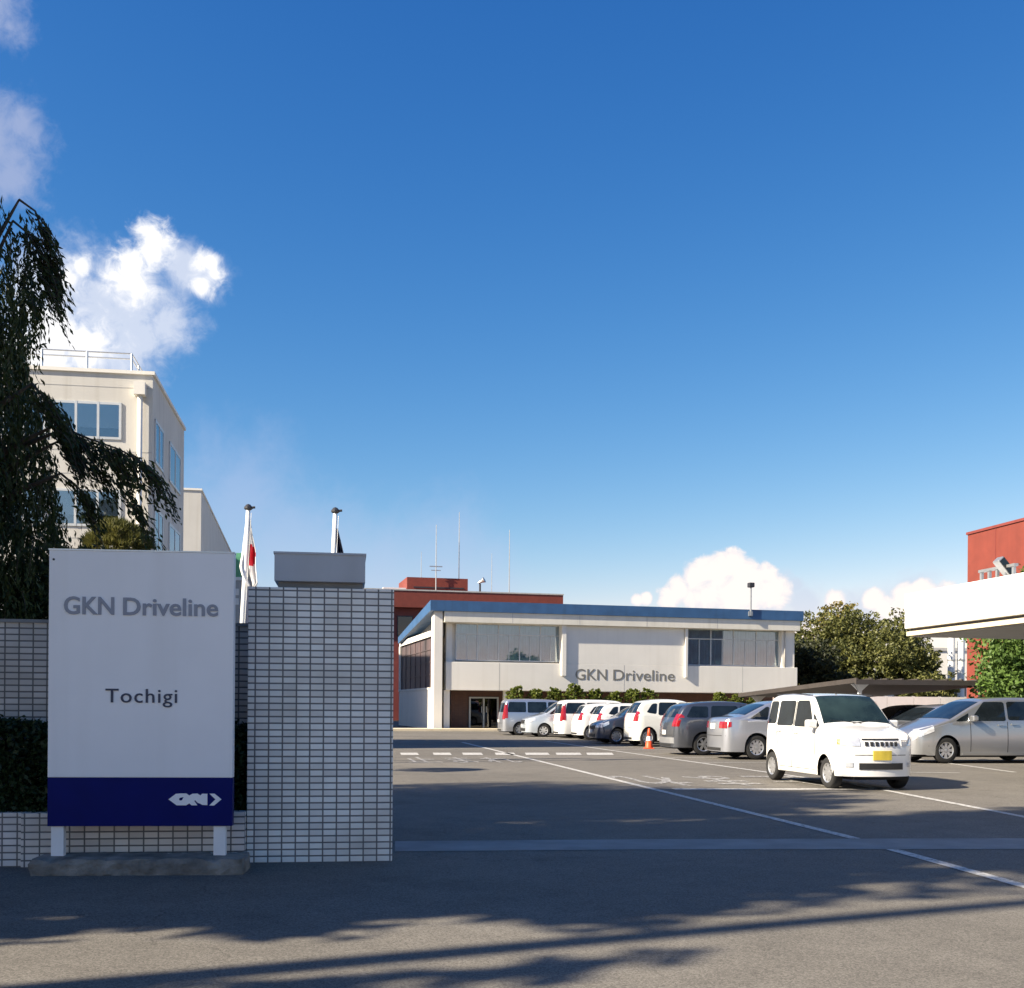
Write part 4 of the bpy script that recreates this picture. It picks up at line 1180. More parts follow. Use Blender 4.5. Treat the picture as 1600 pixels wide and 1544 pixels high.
    for c in wx:
        for s in (1, -1):
            yc = s * (hw - .115)
            w = bpy.data.objects.new('wheel', None); COL.objects.link(w); w.parent = car; w.location = (L / 2 - c, yc, wr); w.empty_display_size = .1
            key = (round(wr, 3), ns)
            if key not in RIMS:
                tm = MB(); tm.lathe([(ri - .01, -.085), (wr - .03, -.095), (wr - .008, -.075), (wr, -.04), (wr, .04), (wr - .008, .075), (wr - .03, .095), (ri - .01, .085), (ri - .02, .0)], 32, 'y')
                ty = tm.build('tyre', M['tyre'], w, smooth=True)
                rm = MB(); rm.lathe([(ri, -.08), (ri - .012, -.086), (ri - .03, -.075), (ri - .035, -.02)], 32, 'y')
                rm.lathe([(0, -.075), (.045, -.072), (.055, -.05), (.05, -.02), (0, -.02)], 16, 'y')
                for q in range(ns):
                    a = 2 * math.pi * q / ns; ca, sa = math.cos(a), math.sin(a); v = []
                    for (rad, hwid) in ((.03, .030), (ri - .02, .040)):
                        for yy in (-.070, -.035):
                            for e in (-1, 1): v.append((rad * ca - e * hwid * sa, yy, rad * sa + e * hwid * ca))
                    rm.add(v, [(0, 1, 5, 4), (2, 6, 7, 3), (0, 4, 6, 2), (1, 3, 7, 5), (4, 5, 7, 6), (0, 2, 3, 1)])
                rm2 = rm.build('rim', M['rim'], w)
                dm = MB(); dm.lathe([(0, -.012), (ri - .02, -.010), (ri - .02, .02), (0, .02)], 24, 'y'); dk = dm.build('brake_disc', M['underbody'], w)
                RIMS[key] = (ty.data, rm2.data, dk.data)
            else:
                for nm_, me in zip(('tyre', 'rim', 'brake_disc'), RIMS[key]):
                    o = bpy.data.objects.new(nm_, me); COL.objects.link(o); o.parent = w
            if s > 0: w.rotation_euler = (0, 0, math.pi)
    gl = spec.get('glass', M['car_glass'])
    for bot, top in spec['side']: side(bot, top, 'side_window', gl)
    for bot, top in spec.get('seams', []):
        side(bot, top, 'door_gap', M['trim_blk'], off=.003, nc=2, nr=8, depth=.004)
    for (x_, z_) in spec.get('handles', []): side([(x_, z_), (x_ + .18, z_)], [(x_, z_ + .035), (x_ + .18, z_ + .035)], 'door_handle', spec.get('hm', paint), off=.035, nc=3, nr=2)
    # windscreen
    def topglass(x0, x1, k0, k1, nm, m):
        g = []
        for i in range(9):
            v = i / 8; x = x0 + (x1 - x0) * v; t = interp(T, x); b = min(interp(Bt, x), t - .07)
            wv = hw * plan(x) * .985 - .012 - tumble * (t - b); kk = k0 + (k1 - k0) * v
            g.append([(L / 2 - x, wv * kk * (j / 5 - 1), 0) for j in range(11)])
        patch(g, (0, 0, -1), .008, nm, m, depth=.03)
    topglass(*spec['ws'], 'windscreen', spec.get('wsm', gl))
    if 'rw_top' in spec: topglass(*spec['rw_top'], 'rear_window', gl)
    if 'rw_end' in spec:
        y_, z0_, z1_, yt = spec['rw_end']; ends(False, -y_, y_, z0_, z1_, 'rear_window', gl, yt0=-yt, yt1=yt)
    for (front, y0_, y1_, z0_, z1_, nm, m, mir) in spec['lights']: ends(front, y0_, y1_, z0_, z1_, nm, M[m], mirror=mir, off=.012)
    for (x0_, x1_, z0_, z1_, zt0, zt1, nm, m) in spec.get('side_lights', []):
        x0_, x1_ = (max(x0_, .25), max(x1_, .31)) if x0_ < 1 else (x0_ - .08, min(x1_, L - .17))
        side([(x0_, z0_), (x1_, z1_)], [(x0_, zt0), (x1_, zt1)], nm, M[m], off=.010, nc=5, nr=5)
    # mirrors, wipers
    mx, mz = spec['mirror']
    for s in (1, -1):
        ww = hw * .985
        m_ = MB().box(-.07, .07, -.10, .10, -.075, .075).build('side_mirror', spec.get('mm', paint), car, bevel=.035, loc=(L / 2 - mx, s * (ww + .06), mz))
        MB().box(-.076, -.0705, -.08, .08, -.055, .055).build('mirror_glass', M['alu'], m_)
    return car

def S(x0b, x1b, zb, x0t, x1t, zt):   # a side window with slightly rounded corners
    return ([(x0b, zb + .03), (x0b + .04, zb), (x1b - .04, zb), (x1b, zb + .03)], [(x0t, zt - .03), (x0t + .05, zt), (x1t - .05, zt), (x1t, zt - .03)])
kei = dict(L=3.40, W=1.475, sill=.22, wr=.275, wheels=(.62, 2.95), spokes=8, fk=.13, fr=.5, rk=.07, rr=.3, tumble=.16,
    top=[(0, .50), (.0, .72), (.05, .88), (.16, .98), (.5, 1.05), (.80, 1.10), (.86, 1.13), (1.38, 1.60), (1.55, 1.655), (2.2, 1.69), (2.9, 1.68), (3.22, 1.62), (3.30, 1.5), (3.37, 1.05), (3.40, .8), (3.40, .5)],
    belt=[(0, .85), (.8, 1.0), (3.4, 1.06)],
    side=[S(.98, 1.16, 1.06, 1.19, 1.26, 1.30), S(1.22, 1.98, 1.06, 1.48, 1.98, 1.54), S(2.05, 2.74, 1.07, 2.05, 2.72, 1.54), S(2.80, 3.18, 1.10, 2.80, 3.12, 1.53)],
    seams=[([(1.02, .55), (1.04, .55)], [(1.12, 1.02), (1.14, 1.02)]), ([(2.005, .30), (2.025, .30)], [(2.005, 1.58), (2.025, 1.58)]), ([(2.58, .66), (2.60, .66)], [(2.76, 1.04), (2.78, 1.04)]), ([(.20, 1.0), (.80, 1.075)], [(.20, 1.006), (.80, 1.083)]), ([(1.05, .30), (2.55, .30)], [(1.05, .312), (2.55, .312)])],
    handles=[(1.78, .93), (2.52, .95)], ws=(.90, 1.47, .93, .88), wsm=M['car_glass_g'], rw_end=(.56, 1.08, 1.50, .50), mirror=(1.10, 1.12),
    lights=[(True, .38, .66, .76, .90, 'headlight', 'lamp_clear', True), (True, -.34, .34, .86, .885, 'grille_bar', 'trim_blk', False),
            (True, -.40, .40, .36, .47, 'lower_intake', 'trim_blk', False), (True, -.17, .17, .52, .68, 'number_plate', 'plate_y', False),
            (False, .55, .66, .75, 1.15, 'tail_light', 'lamp_red', True), (False, -.17, .17, .62, .78, 'number_plate', 'plate_y', False), (True, .50, .60, .40, .48, 'fog_lamp', 'lamp_clear', True)],
    side_lights=[(.06, .30, .78, .80, .88, .90, 'headlight', 'lamp_clear'), (.015, .06, .78, .78, .87, .87, 'indicator', 'lamp_amber')])
# row of slots in the upper grille
for q in range(7):
    yq = -.30 + q * .09
    kei['lights'].append((True, yq, yq + .055, .76, .83, 'grille_slot', 'trim_blk', False))
kei_rear = dict(kei); kei_rear['lights'] = [l for l in kei['lights'] if l[5] != 'grille_slot']
kei_rear['lights'] = kei_rear['lights'] + [(True, -.32, .32, .74, .83, 'grille', 'trim_blk', False)]
kei_rear['wsm'] = M['car_glass']; kei_rear['side_lights'] = kei['side_lights'][:1] + [(3.26, 3.385, .80, .80, 1.06, 1.06, 'tail_light', 'lamp_amber')]
sedan = dict(L=4.55, W=1.70, sill=.20, wr=.318, wheels=(.92, 3.60), spokes=9, fk=.20, fr=.8, rk=.16, rr=.6, tumble=.30,
    top=[(0, .50), (.0, .62), (.06, .72), (.35, .82), (1.05, .97), (1.22, 1.0), (1.98, 1.40), (2.25, 1.50), (2.8, 1.53), (3.2, 1.48), (3.95, 1.14), (4.1, 1.10), (4.42, 1.08), (4.53, .98), (4.55, .75), (4.55, .48)],
    belt=[(0, .70), (1.2, .92), (3.9, 1.02), (4.55, 1.0)],
    side=[S(1.60, 2.42, .99, 2.02, 2.42, 1.38), S(2.49, 3.22, 1.0, 2.49, 3.10, 1.39), ([(3.28, 1.05), (3.32, 1.02), (3.70, 1.04), (3.78, 1.06)], [(3.20, 1.34), (3.24, 1.36), (3.30, 1.35), (3.34, 1.32)])],
    seams=[([(1.50, .30), (1.515, .30)], [(1.46, .95), (1.475, .95)]), ([(2.45, .28), (2.465, .28)], [(2.45, .98), (2.465, .98)]), ([(3.22, .75), (3.235, .75)], [(3.30, 1.0), (3.315, 1.0)])],
    handles=[(2.18, .86), (3.08, .88)], ws=(1.27, 2.02, .94, .90), rw_top=(3.30, 3.90, .88, .90), mirror=(1.62, 1.02),
    lights=[(True, .48, .74, .60, .74, 'headlight', 'lamp_clear', True), (True, -.40, .40, .58, .70, 'grille', 'trim_blk', False), (True, -.45, .45, .26, .38, 'lower_intake', 'trim_blk', False),
            (True, -.17, .17, .42, .55, 'number_plate', 'plate_w', False), (False, .42, .72, .80, .97, 'tail_light', 'lamp_red', True), (False, -.17, .17, .78, .92, 'number_plate', 'plate_w', False)],
    side_lights=[(.10, .42, .62, .68, .74, .80, 'headlight', 'lamp_clear'), (4.38, 4.54, .84, .82, .97, .96, 'tail_light', 'lamp_red')])
mpv = dict(L=4.70, W=1.74, sill=.20, wr=.33, wheels=(.93, 3.75), spokes=8, fk=.22, fr=.85, rk=.12, rr=.5, tumble=.24,
    top=[(0, .50), (.0, .66), (.08, .78), (.35, .90), (.85, 1.06), (1.0, 1.10), (1.9, 1.56), (2.2, 1.65), (3.0, 1.69), (3.9, 1.66), (4.35, 1.56), (4.6, 1.15), (4.69, .9), (4.70, .5)],
    belt=[(0, .75), (1.0, 1.0), (4.7, 1.12)],
    side=[([(1.22, 1.07), (1.26, 1.055), (1.5, 1.065), (1.56, 1.08)], [(1.34, 1.14), (1.40, 1.17), (1.54, 1.24), (1.58, 1.26)]), S(1.64, 2.62, 1.07, 2.02, 2.62, 1.55), S(2.70, 3.60, 1.09, 2.70, 3.56, 1.56), S(3.68, 4.28, 1.13, 3.68, 4.10, 1.54)],
    seams=[([(1.60, .30), (1.615, .30)], [(1.60, 1.03), (1.615, 1.03)]), ([(2.655, .28), (2.67, .28)], [(2.655, 1.05), (2.67, 1.05)]), ([(3.40, .85), (3.415, .85)], [(3.62, 1.08), (3.635, 1.08)])],
    handles=[(2.38, .95), (2.76, .97)], ws=(1.05, 1.93, .94, .90), rw_end=(.58, 1.18, 1.50, .50), mirror=(1.66, 1.13),
    lights=[(True, .46, .76, .66, .82, 'headlight', 'lamp_clear', True), (True, -.40, .40, .62, .72, 'grille', 'trim_blk', False), (True, -.5, .5, .26, .40, 'lower_intake', 'trim_blk', False),
            (True, -.17, .17, .45, .58, 'number_plate', 'plate_w', False), (False, .58, .74, .85, 1.3, 'tail_light', 'lamp_red', True)],
    side_lights=[(.10, .60, .66, .80, .84, .95, 'headlight', 'lamp_clear'), (4.42, 4.62, .9, .9, 1.35, 1.15, 'tail_light', 'lamp_red')])
van = dict(L=4.60, W=1.70, sill=.20, wr=.32, wheels=(.86, 3.70), spokes=7, fk=.18, fr=.7, rk=.07, rr=.3, tumble=.15,
    top=[(0, .50), (.0, .72), (.06, .86), (.3, .98), (.85, 1.12), (.95, 1.15), (1.65, 1.68), (1.95, 1.80), (3.0, 1.84), (4.2, 1.82), (4.42, 1.72), (4.54, 1.2), (4.60, .9), (4.60, .5)],
    belt=[(0, .8), (1.0, 1.05), (4.6, 1.14)],
    side=[S(1.14, 1.40, 1.12, 1.40, 1.48, 1.40), S(1.46, 2.32, 1.12, 1.72, 2.32, 1.68), S(2.40, 3.32, 1.14, 2.40, 3.32, 1.68), S(3.40, 4.30, 1.16, 3.40, 4.22, 1.67)],
    seams=[([(1.43, .30), (1.445, .30)], [(1.43, 1.08), (1.445, 1.08)]), ([(2.36, .28), (2.375, .28)], [(2.36, 1.10), (2.375, 1.10)])],
    handles=[(2.08, .98), (2.46, 1.0)], ws=(1.0, 1.75, .94, .90), rw_end=(.66, 1.16, 1.62, .58), mirror=(1.40, 1.16),
    lights=[(True, .46, .76, .70, .86, 'headlight', 'lamp_clear', True), (True, -.42, .42, .64, .82, 'grille', 'trim_blk', False), (True, -.5, .5, .28, .42, 'lower_intake', 'trim_blk', False),
            (True, -.17, .17, .46, .59, 'number_plate', 'plate_w', False), (False, .66, .79, .80, 1.55, 'tail_light', 'lamp_red', True), (False, -.2, .2, .64, .78, 'number_plate', 'plate_w', False)],
    side_lights=[(.10, .50, .70, .80, .88, .95, 'headlight', 'lamp_clear'), (4.36, 4.50, .85, .85, 1.62, 1.40, 'tail_light', 'lamp_red')])
hatch = dict(L=3.80, W=1.66, sill=.20, wr=.30, wheels=(.78, 3.25), spokes=9, fk=.20, fr=.7, rk=.12, rr=.4, tumble=.24,
    top=[(0, .48), (.0, .64), (.06, .76), (.3, .86), (.85, 1.00), (1.0, 1.03), (1.62, 1.42), (1.9, 1.52), (2.5, 1.55), (3.2, 1.50), (3.45, 1.42), (3.7, 1.05), (3.79, .85), (3.80, .5)],
    belt=[(0, .72), (.95, .95), (3.8, 1.06)],
    side=[S(1.22, 2.06, 1.0, 1.70, 2.06, 1.43), S(2.13, 2.85, 1.02, 2.13, 2.80, 1.43), ([(2.92, 1.10), (2.96, 1.06), (3.20, 1.09), (3.28, 1.12)], [(2.88, 1.38), (2.92, 1.40), (3.02, 1.39), (3.08, 1.36)])],
    seams=[([(1.28, .30), (1.295, .30)], [(1.28, .97), (1.295, .97)]), ([(2.09, .28), (2.105, .28)], [(2.09, 1.0), (2.105, 1.0)])],
    handles=[(1.84, .90), (2.58, .93)], ws=(1.05, 1.66, .94, .90), rw_end=(.56, 1.08, 1.42, .48), mirror=(1.36, 1.05),
    lights=[(True, .44, .72, .62, .78, 'headlight', 'lamp_clear', True), (True, -.38, .38, .56, .68, 'grille', 'trim_blk', False), (True, -.42, .42, .26, .38, 'lower_intake', 'trim_blk', False),
            (True, -.17, .17, .42, .54, 'number_plate', 'plate_w', False), (False, .56, .765, .82, 1.14, 'tail_light', 'lamp_red', True), (False, -.17, .17, .60, .74, 'number_plate', 'plate_w', False)],
    side_lights=[(.08, .50, .62, .74, .80, .90, 'headlight', 'lamp_clear')])
suv = dict(L=4.60, W=1.76, sill=.24, wr=.34, wheels=(.90, 3.62), spokes=6, fk=.18, fr=.7, rk=.14, rr=.5, tumble=.24,
    top=[(0, .52), (.0, .74), (.06, .86), (.35, .96), (1.1, 1.08), (1.25, 1.11), (2.0, 1.55), (2.3, 1.64), (3.0, 1.68), (3.9, 1.62), (4.25, 1.52), (4.5, 1.12), (4.59, .9), (4.60, .5)],
    belt=[(0, .8), (1.2, 1.02), (4.6, 1.14)],
    side=[S(1.50, 2.45, 1.09, 2.02, 2.45, 1.52), S(2.53, 3.40, 1.11, 2.53, 3.35, 1.52), S(3.48, 4.15, 1.16, 3.46, 3.98, 1.50)],
    seams=[([(1.55, .32), (1.565, .32)], [(1.55, 1.05), (1.565, 1.05)]), ([(2.49, .30), (2.505, .30)], [(2.49, 1.08), (2.505, 1.08)])],
    handles=[(2.2, .98), (3.15, 1.0)], ws=(1.30, 2.03, .94, .90), rw_end=(.60, 1.16, 1.50, .50), mirror=(1.55, 1.14),
    lights=[(True, .46, .76, .70, .86, 'headlight', 'lamp_clear', True), (True, -.42, .42, .66, .80, 'grille', 'trim_blk', False),
            (True, -.17, .17, .46, .58, 'number_plate', 'plate_w', False), (False, .56, .815, .88, 1.26, 'tail_light', 'lamp_red', True), (False, -.17, .17, .62, .76, 'number_plate', 'plate_w', False), (False, -.7, .7, .36, .54, 'rear_bumper', 'rim', False)],
    side_lights=[(.10, .50, .70, .80, .88, .95, 'headlight', 'lamp_clear')])

def place_by_wheel(spec, wheel_idx, contact, heading, near_side):
    """centre of a car whose wheel contact point on one side (+1 left, -1 right of the car) is given"""
    L = spec['L']; lx = L / 2 - spec['wheels'][wheel_idx]; ly = near_side * (spec['W'] / 2 - .05)
    c, s = math.cos(heading), math.sin(heading)
    return (contact[0] - (lx * c - ly * s), contact[1] - (lx * s + ly * c))
H0 = SA; HPI = SA + math.pi
def row(px, Y): return (ray(px, HZ + 60).x * Y, Y)
# the car driving out: white boxy van, three-quarter front
hd = R(-79); cnt = (W(1287, 1231, 19.95) + W(1213, 1219, 22.05)) / 2
off_ = Vector((-math.sin(hd), math.cos(hd), 0)) * (-(1.475 / 2 - .05))
mid = (kei['L'] / 2 - kei['wheels'][0] + kei['L'] / 2 - kei['wheels'][1]) / 2
cc = Vector((cnt.x, cnt.y, 0)) - off_ * 1 - Vector((math.cos(hd), math.sin(hd), 0)) * mid
van_ = build_car('minicar', 'white boxy minicar seen from its front corner, alone on the open driveway', 'car', kei, M['p_white'], cc, hd, group=None, sc=(1, 1.0, 1.0))
_L = kei['L'] / 2
for y0_, y1_ in ((-.10, .46), (.06, -.50)):
    MB().tube([(_L - .86, y0_, 1.135), (_L - .90, (y0_ + y1_) / 2, 1.165), (_L - .93, y1_, 1.19)], [.012, .010, .006], 6).build('wiper', M['trim_blk'], van_)
MB().box(_L - 1.72, _L - 1.70, -.01, .01, 1.655, 1.70).tube([(_L - 1.6, .42, 1.655), (_L - 1.95, .47, 1.90)], [.006, .003], 5).build('aerial', M['trim_blk'], van_)
for s_ in (1, -1):
    MB().tube([(_L - 1.45, s_ * .585, 1.635), (_L - 2.2, s_ * .600, 1.672), (_L - 3.0, s_ * .585, 1.655)], .010, 5).build('roof_moulding', M['trim_blk'], van_)
def park(nm, label, spec, paint, idx, px, Y, rev, sc=(1, 1, 1), name='parked_car'):
    """rev: nose towards the aisle (pointing left)"""
    h = HPI if rev else H0
    side_ = 1 if rev else -1
    s2 = dict(spec); 
    return build_car(name, label, 'car', spec, paint, place_by_wheel(spec, idx, row(px, Y), h, side_), h, sc=sc)
park('c9', 'silver saloon with red tail lamps, parked just left of the white minicar', sedan, M['p_silver'], 1, 1182, 30.6, False, (1, 1, 1.05))
park('c8', 'dark grey estate car with big red tail lamp, between pale small car and silver saloon', suv, M['p_grey'], 1, 1098, 33.1, False, (.97, .96, .95))
park('c7', 'pale cream small car parked right behind the orange cone', hatch, M['p_cream'], 1, 1010, 39.9, False, (.97, 1, 1.09))
park('c6', 'dark blue hatchback facing left beside the pale small car', hatch, M['p_dark'], 0, 963, 42.3, True)
park('c5', 'white hatchback half hidden directly behind the dark blue hatchback', hatch, M['p_white'], 1, 952, 45.0, False)
park('c4', 'white hatchback with oval side window, second to the left of the dark blue one', hatch, M['p_white'], 1, 922, 47.6, False)
park('c3', 'white van with a tall red tail lamp, right of the bluish shaded minivan', van, M['p_white'], 1, 904, 50.0, False, (1, 1, .93))
park('c2', 'pale minivan with bluish shade in its paint, facing left with its front wheel showing', van, M['p_shaded'], 0, 849, 51.6, True, (1, 1, .93))
park('c1', 'silver van at the far left end of the row, nearest the glass entrance', van, M['p_silver'], 1, 812, 54.2, False, (1, 1, .95))
park('c12', 'silver people carrier facing left, cut by the right edge of the picture', mpv, M['p_silver_d'], 0, 1478, 29.3, True, (1, 1, 1.03))
park('c11', 'blue grey saloon mostly hidden between the white minicar and the silver people carrier', sedan, M['p_silver'], 0, 1412, 33.0, True, (1, 1, 1.02))
park('c13', 'dark blue car roof glimpsed left of the hidden saloon behind the minicar', hatch, M['p_dark'], 0, 1375, 37.0, True)

# ================================================================== TREES
# the weeping tree at the left edge, its crown built twig by twig
wtree = thing('weeping_tree', 'dark weeping tree overhanging the wall at the left edge', 'tree', (-7.6, 14.6, 0))
edge = [(310, 16), (318, 34), (335, 48), (365, 58), (400, 66), (430, 62), (470, 66), (485, 52), (510, 36), (560, 46), (600, 64), (650, 72), (690, 82), (720, 88), (745, 86), (780, 90), (815, 105), (850, 145), (900, 100), (975, 75)]
r = np.random.default_rng(31)
TW = []
N = 10500
DT = 14.0
o3 = np.array([-7.6, 14.6, 0.0])
tries = 0
def crown_edge(y): return poly_at(edge, y)
while len(TW) < N:
    y = r.uniform(322, 985); xe_ = crown_edge(y) + r.normal(0, 4)
    z = W(0, y, DT).z
    X = W(xe_, y, DT).x
    u = r.random()
    # horizontal section: an ellipse whose right-hand end reaches X, centred left of it
    Rx = (X - (-9.6)) ; ang = r.uniform(0, 2 * math.pi); rad = math.sqrt(r.random())
    px_ = -9.6 + Rx * rad * math.cos(ang); py_ = 14.2 + 2.6 * rad * math.sin(ang)
    if px_ < -9.8: continue
    # keep the outline when seen from the front: nearer things spread wider
    lim = X * py_ / DT if X * py_ / DT < X else X
    if px_ > lim: px_ = lim - abs(r.normal(0, .25))
    # an airy band near the top right
    if y < 400 and r.random() < .45: continue
    TW.append((px_, py_, z))
# long overhanging boughs to the right
def bough(pts, n, spread, droop):
    for _ in range(n):
        s = r.random() ** .8 * (len(pts) - 1); i = min(int(s), len(pts) - 2); f = s - i
        a, b = pts[i], pts[i + 1]; p = a.lerp(b, f)
        TW.append((p.x + r.normal(0, spread * .6), p.y + r.normal(0, spread), p.z - abs(r.normal(0, droop))))
B1 = [W(88, 664, 13.6), W(140, 686, 13.4), W(186, 702, 13.3), W(222, 722, 13.2), W(244, 744, 13.2)]
B2 = [W(90, 690, 13.9), W(130, 720, 13.8), W(170, 745, 13.7), W(200, 775, 13.7), W(215, 800, 13.7)]
B3 = [W(30, 312, 14), W(55, 330, 14), W(68, 365, 14), W(76, 405, 14), W(78, 440, 14)]
B4 = [W(20, 345, 14), W(50, 370, 14), W(68, 420, 14), W(78, 470, 14)]
B5 = [W(50, 600, 13.5), W(76, 628, 13.4), W(98, 660, 13.3), W(110, 700, 13.3)]
B6 = [W(100, 670, 13.8), W(135, 695, 13.6), W(170, 705, 13.5), W(190, 735, 13.4)]
B7 = [W(95, 740, 13.7), W(125, 765, 13.7), W(140, 800, 13.6)]
bough(B1, 66, .07, .05); bough(B2, 34, .04, .04); bough(B3, 50, .06, .06); bough(B4, 50, .07, .10); bough(B5, 90, .09, .10); bough(B6, 30, .06, .06); bough(B7, 22, .05, .06)
NB = N; TW = np.array(TW)
# leaves along drooping twigs
PL = []; DL_ = []; tw_lines = []
for k, a in enumerate(TW):
    L_ = r.uniform(.25, .62); az = r.uniform(0, 2 * math.pi); out = np.array([math.cos(az) * .35 + .12, math.sin(az) * .35, 0])
    if k >= NB: out = np.array([.75 + math.cos(az) * .2, math.sin(az) * .3, 0]); L_ *= .85
    nl = 13; s = np.linspace(0, 1, nl)[:, None]
    pts = a + out * L_ * s * (1 - .35 * s) + np.array([0, 0, -1.0]) * L_ * s ** 1.5
    PL.append(pts + r.normal(0, .018, (nl, 3))); dd = np.array([0, 0, -1.0]) + out * .8 + r.normal(0, .38, (nl, 3)); DL_.append(dd)
    if k % 6 == 0 or k >= N: tw_lines.append([a, (pts[4]), (pts[8]), pts[-1]])
PL = np.concatenate(PL) - o3; DL_ = np.concatenate(DL_)
leaves_mesh('crown', PL, DL_, .098, .030, M['lf_dark'], wtree, 32)
mb = MB()
for t_ in tw_lines: mb.tube([Vector(p - o3) for p in t_], [.006, .005, .004, .002], 3, cap=False)
mb.build('twigs', M['bark'], wtree)
mb = MB(); tips = []
for B in (B1, B2, B3, B4, B5, B6, B7):
    Bv = [p - Vector(o3) for p in B]
    tips.append(Bv[0]); mb.tube(Bv, [.016, .013, .010, .007, .004][:len(Bv)], 6)
tips += [Vector((-.8, 0, 6)), Vector((-1.8, .5, 5)), Vector((.6, -.4, 4.2)), Vector((1.2, .3, 3.2))]
limbs(mb, (-.4, 0, -.05), 4.2, .24, tips); mb.build('trunk', M['bark'], wtree, smooth=True)

# pine top catching the sun over the sign
p = W(185, 845, 22.0)
t = thing('pine_bush', 'small pine with sunlit golden needle tips, just above the white sign', 'tree', (p.x, p.y, 0))
r = np.random.default_rng(41); PP = []; DD = []; tip = MB()
pc = W(187, 866, 22.0)
for k in range(420):
    d = r.normal(size=3); d /= np.linalg.norm(d); d[2] = abs(d[2]) * .9 - .15
    c = np.array([0, 0, pc.z]) + d * np.array([.66, .7, .80]) * (.45 + .55 * r.random() ** .4)
    n = 20; dd = r.normal(size=(n, 3)) * .55 + d * .6 + np.array([0, 0, .7]); dd /= np.linalg.norm(dd, axis=1)[:, None]
    PP.append(c + dd * .08); DD.append(dd)
leaves_mesh('foliage', np.concatenate(PP), np.concatenate(DD), .19, .017, M['lf_pine'], t, 42)
mb = MB(); limbs(mb, (0, 0, -.05), pc.z - .2, .07, [(.35, 0, pc.z + .1), (-.35, .1, pc.z), (.1, .3, pc.z + .3), (0, -.3, pc.z + .2)]); mb.build('trunk', M['bark'], t, smooth=True)
# darker evergreen between the weeping tree and the pine
p = W(100, 850, 14.5)
tree('dark_evergreen', 'dark evergreen shrub tree behind the wall, left of the pine', 'tree', (p.x, p.y, 0),
     [(0, 0, 2.5, .70, .7, .85), (-.5, .1, 2.2, .7, .6, .9)], 9000, .10, .04, M['lf_dark'], 51, 2.0, .09, shell=.3)

# trees beyond the office
GRP = 'trees beyond the office'
def far_tree(px, Y, ytop, rad, m, seed, label, n=13000, lowf=.25):
    p = row(px, Y); zt = W(px, ytop, Y).z
    r_ = random.Random(seed); bl = []
    for k in range(7):
        a = r_.uniform(0, 6.28); q = r_.uniform(.2, .62) * rad
        hz = r_.uniform(.38, .80) * zt
        bl.append((q * math.cos(a), q * math.sin(a), hz, rad * r_.uniform(.38, .6), rad * r_.uniform(.38, .6), zt * r_.uniform(.16, .24)))
    bl.append((0, 0, zt * .82, rad * .42, rad * .42, zt * .20))
    tree('broadleaf_tree', label, 'tree', (p[0], p[1], 0), bl, n, .26, .14, m, seed, zt * .5, .22, GRP, shell=.4)
far_tree(1262, 84, 958, 4.2, M['lf_olive'], 61, 'olive tree touching the right end of the blue roof')
far_tree(1300, 90, 944, 4.0, M['lf_sunlit'], 62, 'tree with golden sunlight in its leaf colour, standing tallest behind the olive ones')
far_tree(1345, 82, 950, 4.4, M['lf_olive'], 63, 'wide olive tree in the middle of the group behind the carport')
far_tree(1400, 80, 962, 4.0, M['lf_olive'], 64, 'olive tree under the near end of the white canopy')
far_tree(1442, 78, 1012, 3.0, M['lf_olive'], 65, 'low olive tree at the right end of the group')
far_tree(1275, 76, 1000, 3.6, M['lf_deep'], 66, 'low dark tree against the right end wall of the office')
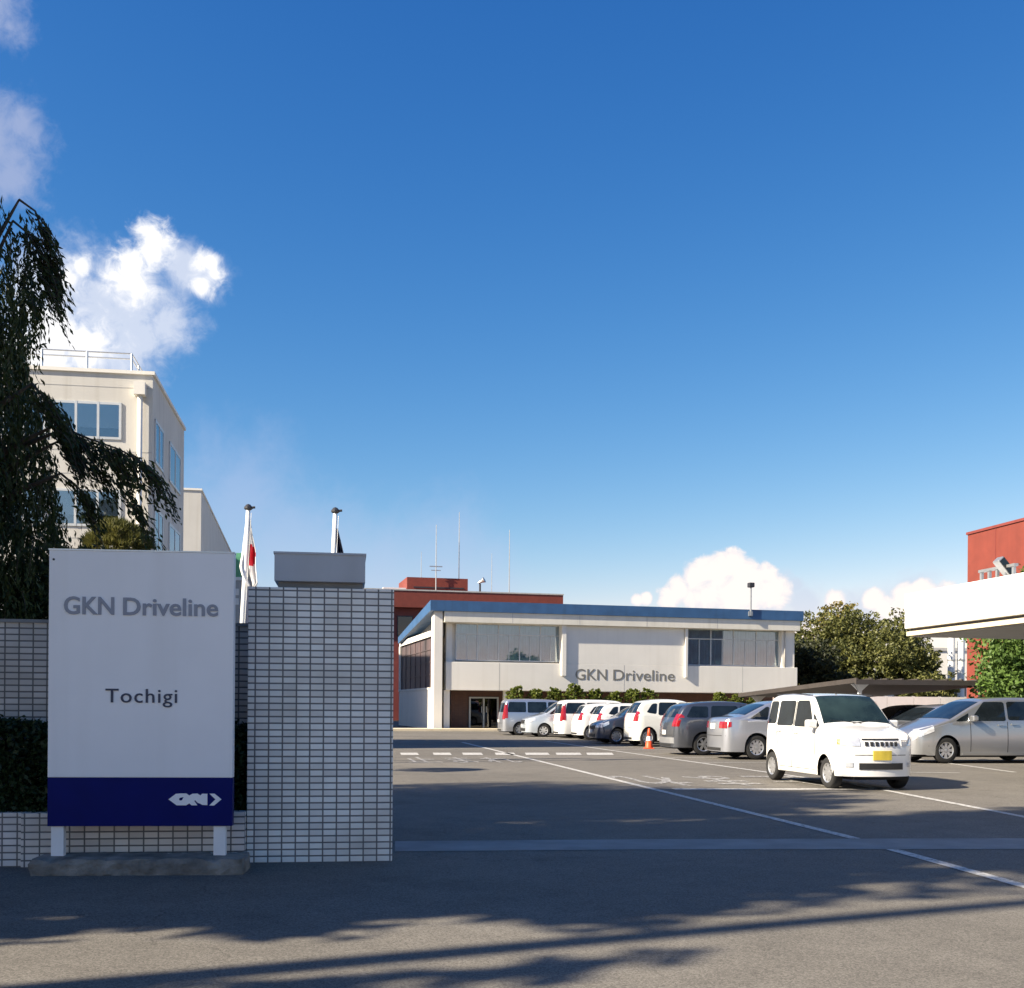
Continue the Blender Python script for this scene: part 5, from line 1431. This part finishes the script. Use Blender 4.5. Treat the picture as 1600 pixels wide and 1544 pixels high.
# bright green tree before the red hall
p = row(1606, 35.2)
tree('bright_green_tree', 'bright green bushy tree in front of the red hall at the right edge', 'tree', (p[0], p[1], 0),
     [(0, 0, 3.3, 1.45, 1.5, 2.3), (-.45, -.3, 1.9, 1.15, 1.2, 1.7), (.9, 0, 2.4, 1.4, 1.3, 1.9), (.7, -.2, 5.0, 1.0, 1.0, 1.3), (1.6, .2, 4.3, 1.2, 1.2, 1.6)],
     44000, .17, .09, M['lf_green'], 71, 2.6, .14, shell=.25)

# trees beside the driveway, outside the frame at the left: they throw the broad shade over the entrance
random.seed(3)
def shade_tree(x, y, h, rad, seed, label, low=3.0, n=46000):
    r_ = random.Random(seed); bl = []
    hc = h - low
    for k in range(11):
        a = r_.uniform(0, 6.28); q = r_.uniform(.1, .55) * rad; f = r_.uniform(.1, .85)
        s = (1 - .28 * f)
        bl.append((q * math.cos(a) * s, q * math.sin(a) * s, low + hc * f, rad * .62 * s, rad * .62 * s, hc * .2))
    bl.append((0, 0, low + hc * .45, rad * .8, rad * .8, hc * .46)); bl.append((0, 0, low + hc * .80, rad * .62, rad * .62, hc * .24))
    tree('roadside_tree', label, 'tree', (x, y, 0), bl, n, .40, .22, M['lf_dark'], seed, h * .5, .26, 'roadside trees left of the entrance', shell=.25)
shade_tree(-10.5, 5.75, 15.6, 3.15, 81, 'tall roadside tree nearest the camera, left of the entrance', low=2.4)
shade_tree(-11.5, 10.9, 11.4, 3.3, 82, 'rounder roadside tree further along the wall, left of the entrance')
tree('slender_tree', 'slender young tree standing between the utility pole and the roadside trees', 'tree', (-10.0, 1.55, 0),
     [(0, 0, 3.5, .5, .5, 1.6), (0, 0, 5.4, .42, .42, 1.6), (.05, 0, 7.0, .28, .28, 1.1)], 5200, .20, .10, M['lf_dark'], 83, 4.0, .08, shell=.2)
po = thing('utility_pole', 'grey concrete utility pole beside the road left of the entrance', 'utility pole', (-12.0, 1.2, 0))
MB().tube([(0, 0, -.1), (0, 0, 7), (0, 0, 14)], [.17, .15, .11], 14).build('pole', M['slab'], po, smooth=True)
MB().box(-.9, .9, -.05, .05, 12.9, 13.0).box(-.9, .9, -.05, .05, 12.1, 12.2).build('cross_arm', M['steel'], po)
